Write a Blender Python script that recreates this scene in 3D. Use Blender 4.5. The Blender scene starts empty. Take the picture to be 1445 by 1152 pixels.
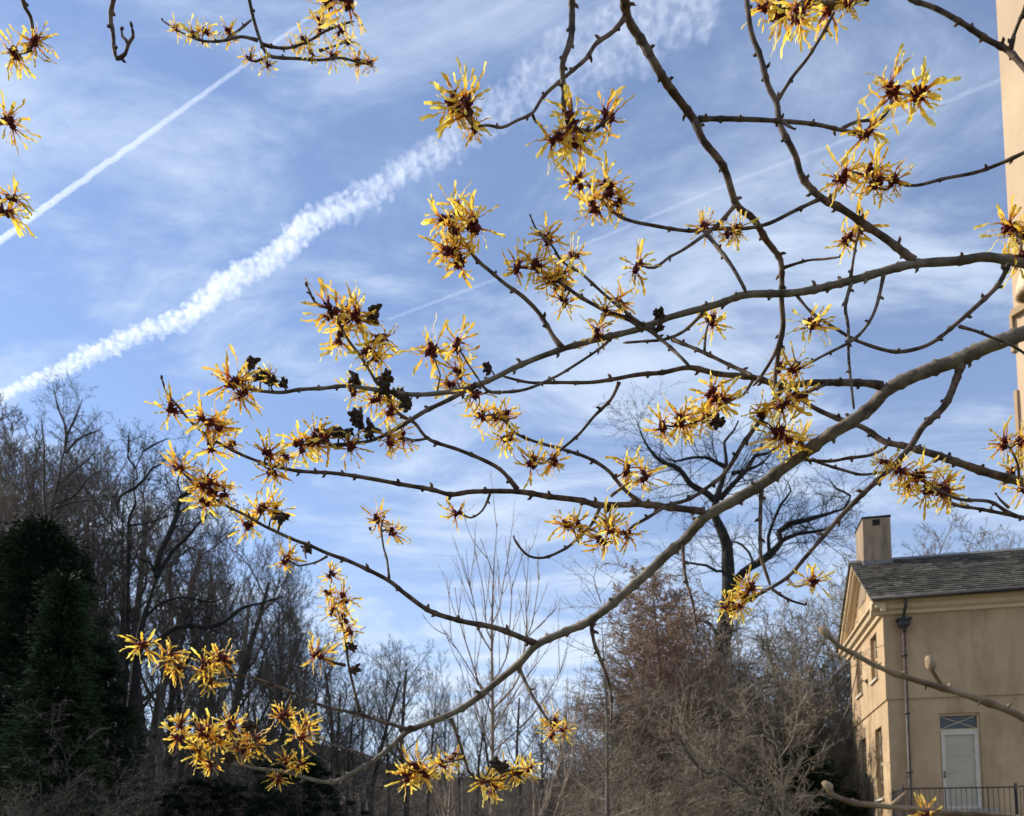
import bpy, math, random
from mathutils import Vector, Matrix, Quaternion, noise
sc = bpy.context.scene
R = math.radians
# ------------------------------------------------------------------ camera
FPX, CX, YP, PITCH, EYE = 1150.0, 722.5, 1109.4, R(5.0), 1.6
cam_d = bpy.data.cameras.new('camera'); cam = bpy.data.objects.new('camera', cam_d)
sc.collection.objects.link(cam); sc.camera = cam
cam.location = (0, 0, EYE); cam.rotation_euler = (R(90) + PITCH, 0, 0)
cam_d.sensor_fit = 'HORIZONTAL'; cam_d.sensor_width = 36.0
cam_d.lens = FPX / 1445.0 * 36.0
cam_d.shift_y = (YP - 576.0) / 1445.0
cam_d.clip_start = 0.05; cam_d.clip_end = 30000
cam_d.dof.use_dof = True; cam_d.dof.focus_distance = 0.66; cam_d.dof.aperture_fstop = 28.0

def px(x, y, d):
    """pixel of the photograph + distance along the view axis -> world point"""
    a, b = (x - CX) / FPX * d, -(y - YP) / FPX * d
    c, s = math.cos(PITCH), math.sin(PITCH)
    return Vector((a, d * c - b * s, EYE + d * s + b * c))
def zat(y, Y):
    '''height of the point at forward distance Y that shows at picture row y'''
    t = (YP - y) / FPX; c, s_ = math.cos(PITCH), math.sin(PITCH); return EYE + (t * Y * c + Y * s_) / (c - t * s_)
def xat(x, Y, z): return (x - CX) / FPX * (Y * math.cos(PITCH) + (z - EYE) * math.sin(PITCH))
def px_alt(x, y, z):
    v = px(x, y, 1.0) - Vector((0, 0, EYE))
    return Vector((0, 0, EYE)) + v * ((z - EYE) / v.z)
# ------------------------------------------------------------------ world and sun
SUN_AZ, SUN_EL = R(-69), R(30)          # azimuth from +Y towards +X
sdir = Vector((math.sin(SUN_AZ) * math.cos(SUN_EL), math.cos(SUN_AZ) * math.cos(SUN_EL), math.sin(SUN_EL)))
w = bpy.data.worlds.new("World"); sc.world = w; w.use_nodes = True
nt = w.node_tree; nt.nodes.clear()
def N(tree, t, **k):
    n = tree.nodes.new(t)
    for a, v in k.items():
        if a in n.inputs: n.inputs[a].default_value = v
        else: setattr(n, a, v)
    return n
def wmath(op, a, b=None, c=None, tree=None):
    tree = tree or nt
    n = tree.nodes.new('ShaderNodeMath'); n.operation = op
    for i, v in enumerate((a, b, c)):
        if v is None: continue
        if isinstance(v, (int, float)): n.inputs[i].default_value = v
        else: tree.links.new(v, n.inputs[i])
    return n.outputs[0]
sky = N(nt, 'ShaderNodeTexSky', sky_type='NISHITA', sun_disc=False, sun_elevation=SUN_EL, sun_rotation=SUN_AZ % (2 * math.pi),
        altitude=50, air_density=1.0, dust_density=0.15, ozone_density=4.0)
tc = N(nt, 'ShaderNodeTexCoord')
sep = N(nt, 'ShaderNodeSeparateXYZ'); nt.links.new(tc.outputs['Generated'], sep.inputs[0])
zc = wmath('MAXIMUM', wmath('ADD', sep.outputs[2], 0.12), 0.05)
cmb = N(nt, 'ShaderNodeCombineXYZ')
nt.links.new(wmath('DIVIDE', sep.outputs[0], zc), cmb.inputs[0]); nt.links.new(wmath('DIVIDE', sep.outputs[1], zc), cmb.inputs[1])
mp = N(nt, 'ShaderNodeMapping'); mp.inputs['Rotation'].default_value = (0, 0, R(28)); mp.inputs['Scale'].default_value = (1.5, 2.9, 1); mp.inputs['Location'].default_value = (4.1, 3.3, 0)
nt.links.new(cmb.outputs[0], mp.inputs[0])
n1 = N(nt, 'ShaderNodeTexNoise', Scale=1.15, Detail=9.0, Roughness=0.6, Distortion=0.9); nt.links.new(mp.outputs[0], n1.inputs['Vector'])
n2 = N(nt, 'ShaderNodeTexNoise', Scale=0.55, Detail=3.0, Roughness=0.5); nt.links.new(cmb.outputs[0], n2.inputs['Vector'])
n3 = N(nt, 'ShaderNodeTexNoise', Scale=6.0, Detail=8.0, Roughness=0.65, Distortion=0.5); nt.links.new(mp.outputs[0], n3.inputs['Vector'])
v = wmath('ADD', wmath('MULTIPLY', n1.outputs[0], 0.75), wmath('ADD', wmath('MULTIPLY', n2.outputs[0], 0.35), wmath('MULTIPLY', n3.outputs[0], 0.16)))
rp = N(nt, 'ShaderNodeMapRange'); rp.inputs[1].default_value = 0.545; rp.inputs[2].default_value = 0.80; rp.inputs[3].default_value = 0.0; rp.inputs[4].default_value = 0.64
rp.interpolation_type = 'SMOOTHSTEP'
nt.links.new(v, rp.inputs[0])
bg1 = N(nt, 'ShaderNodeBackground', Strength=0.128); 
tint = N(nt, 'ShaderNodeMix', data_type='RGBA', blend_type='MULTIPLY'); tint.inputs[0].default_value = 1.0; tint.inputs[7].default_value = (0.97, 1.0, 1.11, 1)
nt.links.new(sky.outputs[0], tint.inputs[6]); nt.links.new(tint.outputs[2], bg1.inputs[0])
bg2 = N(nt, 'ShaderNodeBackground', Strength=0.86); bg2.inputs[0].default_value = (0.71, 0.825, 1.0, 1)
mx = N(nt, 'ShaderNodeMixShader'); 
low = wmath('POWER', wmath('SUBTRACT', 1.0, wmath('MAXIMUM', sep.outputs[2], 0.0)), 4.2)
fac = wmath('MINIMUM', wmath('ADD', rp.outputs[0], wmath('ADD', wmath('MULTIPLY', low, 0.86), 0.15)), 0.92)
nt.links.new(fac, mx.inputs[0])
nt.links.new(bg1.outputs[0], mx.inputs[1]); nt.links.new(bg2.outputs[0], mx.inputs[2])
wo = N(nt, 'ShaderNodeOutputWorld'); nt.links.new(mx.outputs[0], wo.inputs[0])
sl = bpy.data.lights.new('sun', 'SUN'); sl.energy = 5.0; sl.angle = R(0.53); sl.color = (1.0, 0.94, 0.84)
so = bpy.data.objects.new('sun', sl); sc.collection.objects.link(so)
so.rotation_mode = 'QUATERNION'; so.rotation_quaternion = sdir.to_track_quat('Z', 'Y'); so.location = sdir * 60
sc.view_settings.view_transform = 'Standard'; sc.view_settings.look = 'None'
sc.view_settings.exposure = 0.36; sc.view_settings.gamma = 1.0; sc.view_settings.use_curve_mapping = False
sc.cycles.max_bounces = 8; sc.cycles.volume_bounces = 4; sc.cycles.transparent_max_bounces = 24
sc.cycles.diffuse_bounces = 3; sc.cycles.transmission_bounces = 4
# ------------------------------------------------------------------ materials
def mat(name, col, col2=None, scale=30.0, rough=0.8, bump=0.0, bscale=None, detail=6.0, stretch=None, lo=0.4, hi=0.62, rnd=0.0, spec=0.3):
    m = bpy.data.materials.new(name); m.use_nodes = True; t = m.node_tree; b = t.nodes['Principled BSDF']
    b.inputs['Roughness'].default_value = rough; b.inputs['Specular IOR Level'].default_value = spec
    b.inputs['Base Color'].default_value = (*col, 1)
    tcd = N(t, 'ShaderNodeTexCoord'); vec = tcd.outputs['Object']
    if stretch:
        mpn = N(t, 'ShaderNodeMapping'); mpn.inputs['Scale'].default_value = stretch; t.links.new(vec, mpn.inputs[0]); vec = mpn.outputs[0]
    out = None
    if col2 is not None:
        nz = N(t, 'ShaderNodeTexNoise', Scale=scale, Detail=detail, Roughness=0.6); t.links.new(vec, nz.inputs['Vector'])
        mr = N(t, 'ShaderNodeMapRange'); mr.inputs[1].default_value = lo; mr.inputs[2].default_value = hi; t.links.new(nz.outputs[0], mr.inputs[0])
        mix = N(t, 'ShaderNodeMix', data_type='RGBA'); mix.inputs[6].default_value = (*col, 1); mix.inputs[7].default_value = (*col2, 1)
        t.links.new(mr.outputs[0], mix.inputs[0]); out = mix.outputs[2]
    if rnd:
        oi = N(t, 'ShaderNodeObjectInfo'); hs = N(t, 'ShaderNodeHueSaturation')
        t.links.new(wmath('ADD', wmath('MULTIPLY', oi.outputs['Random'], 2 * rnd, tree=t), 1 - rnd, tree=t), hs.inputs['Value'])
        if out: t.links.new(out, hs.inputs['Color'])
        else: hs.inputs['Color'].default_value = (*col, 1)
        out = hs.outputs[0]
    if out: t.links.new(out, b.inputs['Base Color'])
    if bump:
        nb = N(t, 'ShaderNodeTexNoise', Scale=bscale or scale * 3, Detail=5.0); t.links.new(vec, nb.inputs['Vector'])
        bp = N(t, 'ShaderNodeBump', Strength=bump); bp.inputs['Distance'].default_value = 0.3 / (bscale or scale * 3); t.links.new(nb.outputs[0], bp.inputs['Height'])
        t.links.new(bp.outputs[0], b.inputs['Normal'])
    return m
M = {}
M['twig'] = mat('twig_bark', (0.050, 0.031, 0.022), (0.17, 0.118, 0.083), 110, 0.75, 0.6, 420, lo=0.42, hi=0.6, rnd=0.12)
M['limb'] = mat('limb_bark', (0.062, 0.046, 0.032), (0.22, 0.18, 0.135), 70, 0.8, 0.7, 380, lo=0.4, hi=0.62)
M['capsule'] = mat('capsule_husk', (0.026, 0.016, 0.011), (0.085, 0.055, 0.036), 260, 0.85, 0.5, 600)
M['bud'] = mat('velvet_bud', (0.22, 0.15, 0.09), (0.38, 0.28, 0.18), 300, 0.95, 0.4, 900)
M['smooth_twig'] = mat('smooth_tan_twig', (0.09, 0.052, 0.028), (0.28, 0.195, 0.11), 70, 0.6, 0.3, 300, lo=0.35, hi=0.65)
M['calyx'] = mat('maroon_calyx', (0.055, 0.006, 0.008), (0.15, 0.02, 0.016), 300, 0.7)
M['dark_bark'] = mat('dark_tree_bark', (0.040, 0.034, 0.027), (0.095, 0.082, 0.066), 3, 0.9, 0.5, 12, rnd=0.25)
M['dark_twigs'] = mat('dark_tree_twigs', (0.085, 0.066, 0.050), (0.14, 0.112, 0.085), 1.5, 0.9, rnd=0.25)
M['black_bark'] = mat('blackish_tree_bark', (0.012, 0.010, 0.009), (0.036, 0.031, 0.026), 3, 0.9, 0.5, 12)
M['grey_bark'] = mat('grey_tree_bark', (0.085, 0.072, 0.058), (0.17, 0.15, 0.125), 2.5, 0.9, 0.5, 12, rnd=0.15)
M['grey_twigs'] = mat('grey_brown_twigs', (0.165, 0.132, 0.092), (0.27, 0.225, 0.165), 1.2, 0.9, rnd=0.2)
M['red_twigs'] = mat('reddish_brown_twigs', (0.25, 0.165, 0.11), (0.38, 0.275, 0.195), 1.2, 0.9)
M['pale_twigs'] = mat('pale_young_bark', (0.17, 0.12, 0.085), (0.26, 0.2, 0.15), 6, 0.8)
M['brush'] = mat('dry_brush', (0.12, 0.085, 0.062), (0.22, 0.165, 0.12), 0.4, 0.9)
def stucco(name, a, b, stain, K=1.0, m=None):
    m = m or mat(name, a, b, 0.9, 0.9, 0.35, 40, detail=8); t = m.node_tree; bs = t.nodes['Principled BSDF']
    src = bs.inputs['Base Color'].links[0].from_socket; tcd = N(t, 'ShaderNodeTexCoord')
    for (scl, st, lo, hi, amt, seed) in ((1.1, (1.6, 1.6, .28), .47, .72, .65, 0), (.55, (1, 1, 1), .44, .64, .45, 7), (7.0, (1, 1, .7), .58, .70, .35, 3)):
        mpn = N(t, 'ShaderNodeMapping'); mpn.inputs['Scale'].default_value = st; mpn.inputs['Location'].default_value = (seed, seed, 0); t.links.new(tcd.outputs['Object'], mpn.inputs[0])
        nz = N(t, 'ShaderNodeTexNoise', Scale=scl * K, Detail=9.0, Roughness=0.65); t.links.new(mpn.outputs[0], nz.inputs['Vector'])
        mr = N(t, 'ShaderNodeMapRange'); mr.inputs[1].default_value = lo; mr.inputs[2].default_value = hi; mr.inputs[4].default_value = amt; t.links.new(nz.outputs[0], mr.inputs[0])
        mix = N(t, 'ShaderNodeMix', data_type='RGBA'); mix.inputs[7].default_value = (*stain, 1); t.links.new(mr.outputs[0], mix.inputs[0]); t.links.new(src, mix.inputs[6]); src = mix.outputs[2]
    t.links.new(src, bs.inputs['Base Color']); return m
M['trim'] = mat('cream_cornice_paint', (0.60, 0.46, 0.28), (0.65, 0.51, 0.33), 3, 0.6)
M['white'] = mat('white_paint', (0.54, 0.49, 0.39), (0.60, 0.55, 0.45), 6, 0.5)
M['panel'] = mat('beige_door_panel', (0.42, 0.37, 0.27), (0.46, 0.41, 0.31), 3, 0.5)
M['metal'] = mat('dark_metal', (0.03, 0.028, 0.027), (0.06, 0.05, 0.045), 20, 0.5)
M['pipe'] = mat('copper_brown_pipe', (0.05, 0.035, 0.03), (0.09, 0.07, 0.06), 8, 0.5)
M['lead'] = mat('grey_flashing', (0.12, 0.115, 0.105), (0.2, 0.195, 0.18), 8, 0.55)
M['soot'] = mat('soot', (0.015, 0.014, 0.013), (0.03, 0.028, 0.026), 5, 0.95)
M['ground'] = mat('winter_lawn', (0.05, 0.065, 0.022), (0.12, 0.10, 0.055), 0.5, 0.95, 0.4, 8)
M['hill'] = mat('leaf_litter_slope', (0.06, 0.045, 0.03), (0.12, 0.085, 0.06), 0.08, 0.95)
M['stone'] = mat('terrace_stone', (0.27, 0.25, 0.22), (0.36, 0.33, 0.29), 3, 0.8)
M['shed'] = mat('blue_grey_roofing', (0.14, 0.16, 0.19), (0.2, 0.22, 0.25), 3, 0.7)
def leafmat(name, a, b):
    m = mat(name, a, b, 1.6, 0.9, spec=0.1); return m
M['yew'] = leafmat('dark_evergreen_leaves', (0.013, 0.021, 0.011), (0.032, 0.048, 0.022))
M['fir'] = leafmat('green_conifer_needles', (0.018, 0.034, 0.015), (0.045, 0.070, 0.03))
def glass():
    m = bpy.data.materials.new('window_glass'); m.use_nodes = True; b = m.node_tree.nodes['Principled BSDF']
    b.inputs['Base Color'].default_value = (0.03, 0.034, 0.036, 1); b.inputs['Roughness'].default_value = 0.08; return m
M['glass'] = glass()
def attr_mat(name, stops, translucent, rough=0.6, spots=None):
    m = bpy.data.materials.new(name); m.use_nodes = True; t = m.node_tree; t.nodes.clear()
    at = N(t, 'ShaderNodeAttribute', attribute_name='t'); cr = N(t, 'ShaderNodeValToRGB'); t.links.new(at.outputs['Fac'], cr.inputs[0])
    e = cr.color_ramp.elements
    while len(e) < len(stops): e.new(0.5)
    for i, (p, c) in enumerate(stops): e[i].position = p; e[i].color = (*c, 1)
    tcd = N(t, 'ShaderNodeTexCoord'); nz = N(t, 'ShaderNodeTexNoise', Scale=3.0, Detail=4.0); t.links.new(tcd.outputs['Object'], nz.inputs['Vector'])
    oi = N(t, 'ShaderNodeObjectInfo')
    hs = N(t, 'ShaderNodeHueSaturation'); t.links.new(cr.outputs[0], hs.inputs['Color'])
    t.links.new(wmath('ADD', wmath('MULTIPLY', nz.outputs[0], 0.7, tree=t), wmath('ADD', wmath('MULTIPLY', oi.outputs['Random'], 0.25, tree=t), 0.52, tree=t), tree=t), hs.inputs['Value'])
    t.links.new(wmath('ADD', wmath('MULTIPLY', oi.outputs['Random'], 0.02, tree=t), 0.488, tree=t), hs.inputs['Hue'])
    d = N(t, 'ShaderNodeBsdfPrincipled', Roughness=rough); t.links.new(hs.outputs[0], d.inputs['Base Color'])
    tr = N(t, 'ShaderNodeBsdfTranslucent'); t.links.new(hs.outputs[0], tr.inputs[0])
    ms = N(t, 'ShaderNodeMixShader'); ms.inputs[0].default_value = translucent
    t.links.new(d.outputs[0], ms.inputs[1]); t.links.new(tr.outputs[0], ms.inputs[2])
    o = N(t, 'ShaderNodeOutputMaterial'); t.links.new(ms.outputs[0], o.inputs[0]); return m
M['petal'] = attr_mat('yellow_petal', [(0.0, (0.20, 0.025, 0.012)), (0.16, (0.50, 0.15, 0.03)), (0.36, (0.90, 0.56, 0.055)), (0.7, (0.95, 0.71, 0.11)), (1.0, (0.96, 0.83, 0.27))], 0.5)
def slate_mat():
    m = bpy.data.materials.new('slate_roofing'); m.use_nodes = True; t = m.node_tree; b = t.nodes['Principled BSDF']; b.inputs['Roughness'].default_value = 0.85; b.inputs['Specular IOR Level'].default_value = 0.15
    at = N(t, 'ShaderNodeAttribute', attribute_name='t'); cr = N(t, 'ShaderNodeValToRGB'); t.links.new(at.outputs['Fac'], cr.inputs[0])
    e = cr.color_ramp.elements; e.new(0.5)
    for i, (p, c) in enumerate([(0, (0.050, 0.044, 0.036)), (0.5, (0.112, 0.100, 0.080)), (1, (0.195, 0.176, 0.14))]): e[i].position = p; e[i].color = (*c, 1)
    t.links.new(cr.outputs[0], b.inputs['Base Color']); return m
M['slate'] = slate_mat()
def cloud_mat(name, dens, aniso=0.2, nz=None, step=None, fade=None):
    """pale vapour; nz = (size of the billows in metres, threshold) breaks the density up in three dimensions"""
    m = bpy.data.materials.new(name); m.use_nodes = True; t = m.node_tree; t.nodes.clear()
    pv = N(t, 'ShaderNodeVolumePrincipled'); pv.inputs['Color'].default_value = (0.99, 0.99, 1.0, 1)
    pv.inputs['Density'].default_value = dens; pv.inputs['Anisotropy'].default_value = aniso
    if nz:
        tcd = N(t, 'ShaderNodeTexCoord'); n = N(t, 'ShaderNodeTexNoise', Scale=1.0 / nz[0], Detail=5.0, Roughness=0.62, Distortion=0.4)
        t.links.new(tcd.outputs['Object'], n.inputs['Vector'])
        mr = N(t, 'ShaderNodeMapRange'); mr.inputs[1].default_value = nz[1]; mr.inputs[2].default_value = nz[2]; mr.inputs[3].default_value = 0.0; mr.inputs[4].default_value = dens
        t.links.new(n.outputs[0], mr.inputs[0]); src = mr.outputs[0]
        if fade:        # the old end of the trail is spread out and thin
            axis, (f0, f1) = fade; L_ = axis.length
            dt = N(t, 'ShaderNodeVectorMath', operation='DOT_PRODUCT'); dt.inputs[1].default_value = tuple(axis / L_ / L_); t.links.new(tcd.outputs['Object'], dt.inputs[0])
            fr = N(t, 'ShaderNodeMapRange'); fr.inputs[1].default_value = f0; fr.inputs[2].default_value = f1; fr.inputs[3].default_value = 1.0; fr.inputs[4].default_value = 0.32; t.links.new(dt.outputs['Value'], fr.inputs[0])
            fl = N(t, 'ShaderNodeMapRange'); fl.inputs[1].default_value = f0; fl.inputs[2].default_value = f1; fl.inputs[3].default_value = 0.0; fl.inputs[4].default_value = -0.06; t.links.new(dt.outputs['Value'], fl.inputs[0])
            t.links.new(wmath('ADD', n.outputs[0], fl.outputs[0], tree=t), mr.inputs[0])
            src = wmath('MULTIPLY', mr.outputs[0], fr.outputs[0], tree=t)
        t.links.new(src, pv.inputs['Density'])
        m.cycles.volume_step_rate = step
    o = N(t, 'ShaderNodeOutputMaterial'); t.links.new(pv.outputs[0], o.inputs['Volume']); return m
M['limb'] = stucco('', None, None, (0.21, 0.175, 0.13), 28.0, M['limb'])
M['stucco'] = stucco('tan_stucco', (0.455, 0.315, 0.18), (0.52, 0.37, 0.215), (0.24, 0.16, 0.09))
# ------------------------------------------------------------------ mesh helpers
col = sc.collection
class MB:
    def __init__(s): s.v = []; s.f = []; s.m = []; s.t = []
    def add(s, vs, fs, mi=0, t=None):
        o = len(s.v); s.v.extend(vs); s.f.extend([tuple(i + o for i in f) for f in fs]); s.m.extend([mi] * len(fs))
        s.t.extend(t if isinstance(t, list) else [t or 0.0] * len(vs))
    def box(s, a, b, mi=0, t=None):
        x0, y0, z0 = a; x1, y1, z1 = b
        s.add([(x0,y0,z0),(x1,y0,z0),(x1,y1,z0),(x0,y1,z0),(x0,y0,z1),(x1,y0,z1),(x1,y1,z1),(x0,y1,z1)],
              [(0,3,2,1),(4,5,6,7),(0,1,5,4),(1,2,6,5),(2,3,7,6),(3,0,4,7)], mi, t)
    def prism(s, poly, ax, lo, hi, mi=0):
        """polygon in the plane across axis ax (0: poly=(y,z); 1: poly=(x,z); 2: poly=(x,y)) extruded lo..hi"""
        n = len(poly)
        def mk(p, h): return (h, p[0], p[1]) if ax == 0 else ((p[0], h, p[1]) if ax == 1 else (p[0], p[1], h))
        s.add([mk(p, lo) for p in poly] + [mk(p, hi) for p in poly],
              [tuple(range(n)), tuple(range(2 * n - 1, n - 1, -1))] + [(i, i + n, (i + 1) % n + n, (i + 1) % n) for i in range(n)], mi)
    def tube(s, pts, rad, n=6, mi=0, cap=True, t=None):
        vs = []; k = len(pts); ref = None
        for i in range(k):
            d = (pts[min(i + 1, k - 1)] - pts[max(i - 1, 0)])
            if d.length < 1e-9: d = Vector((0, 0, 1))
            d.normalize()
            if ref is None: ref = d.orthogonal().normalized()
            ref = (ref - d * ref.dot(d))
            if ref.length < 1e-6: ref = d.orthogonal()
            ref.normalize(); b = d.cross(ref)
            for j in range(n):
                a = 2 * math.pi * j / n
                vs.append(pts[i] + (ref * math.cos(a) + b * math.sin(a)) * rad[i])
        fs = [(i * n + j, i * n + (j + 1) % n, (i + 1) * n + (j + 1) % n, (i + 1) * n + j) for i in range(k - 1) for j in range(n)]
        if cap: fs += [tuple(range(n - 1, -1, -1)), tuple((k - 1) * n + j for j in range(n))]
        s.add(vs, fs, mi, t)
    def ball(s, c, r, seed=0, amp=0.15, nu=8, nv=6, mi=0, sx=None, freq=1.5):
        vs = []; q = sx
        for i in range(nv + 1):
            for j in range(nu):
                th = math.pi * i / nv; ph = 2 * math.pi * j / nu
                d = Vector((math.sin(th) * math.cos(ph), math.sin(th) * math.sin(ph), math.cos(th)))
                k = 1 + amp * noise.noise(d * freq + Vector((seed * 3.7, seed * 1.3, 0))) * 2
                e = d * (r * k)
                if q: e = Vector((e.x * q[0], e.y * q[1], e.z * q[2]))
                vs.append(c + e)
        s.add(vs, [(i * nu + j, (i + 1) * nu + j, (i + 1) * nu + (j + 1) % nu, i * nu + (j + 1) % nu) for i in range(nv) for j in range(nu)], mi)
    def mesh(s, name, mats, smooth=False):
        me = bpy.data.meshes.new(name); me.from_pydata([tuple(v) for v in s.v], [], s.f)
        for m in mats: me.materials.append(m)
        if len(mats) > 1: me.polygons.foreach_set('material_index', s.m)
        if smooth: me.polygons.foreach_set('use_smooth', [True] * len(me.polygons))
        if any(s.t):
            a = me.attributes.new('t', 'FLOAT', 'POINT'); a.data.foreach_set('value', s.t)
        me.update(); return me
    def build(s, name, mats, parent=None, smooth=False):
        if not isinstance(mats, (list, tuple)): mats = [mats]
        return link(name, s.mesh(name, mats, smooth), parent)
def link(name, me, parent=None):
    o = bpy.data.objects.new(name, me); col.objects.link(o)
    if parent: o.parent = parent
    return o
def tag(o, label=None, cat=None, group=None, kind=None):
    if label: o['label'] = label
    if cat: o['category'] = cat
    if group: o['group'] = group
    if kind: o['kind'] = kind
    return o
def empty(name, loc=(0, 0, 0), rz=0.0):
    o = bpy.data.objects.new(name, None); col.objects.link(o); o.location = loc; o.rotation_euler = (0, 0, rz); o.empty_display_size = 0.1; return o
def catmull(P, step):
    out = []; n = len(P)
    for i in range(n - 1):
        p0, p1, p2, p3 = P[max(i - 1, 0)], P[i], P[i + 1], P[min(i + 2, n - 1)]
        L = (p2 - p1).length; k = max(1, int(L / step))
        for j in range(k):
            u = j / k
            out.append(0.5 * ((2 * p1) + (p2 - p0) * u + (2 * p0 - 5 * p1 + 4 * p2 - p3) * u * u + (3 * p1 - p0 - 3 * p2 + p3) * u ** 3))
    out.append(P[-1].copy()); return out

exec_sections = []
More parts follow.
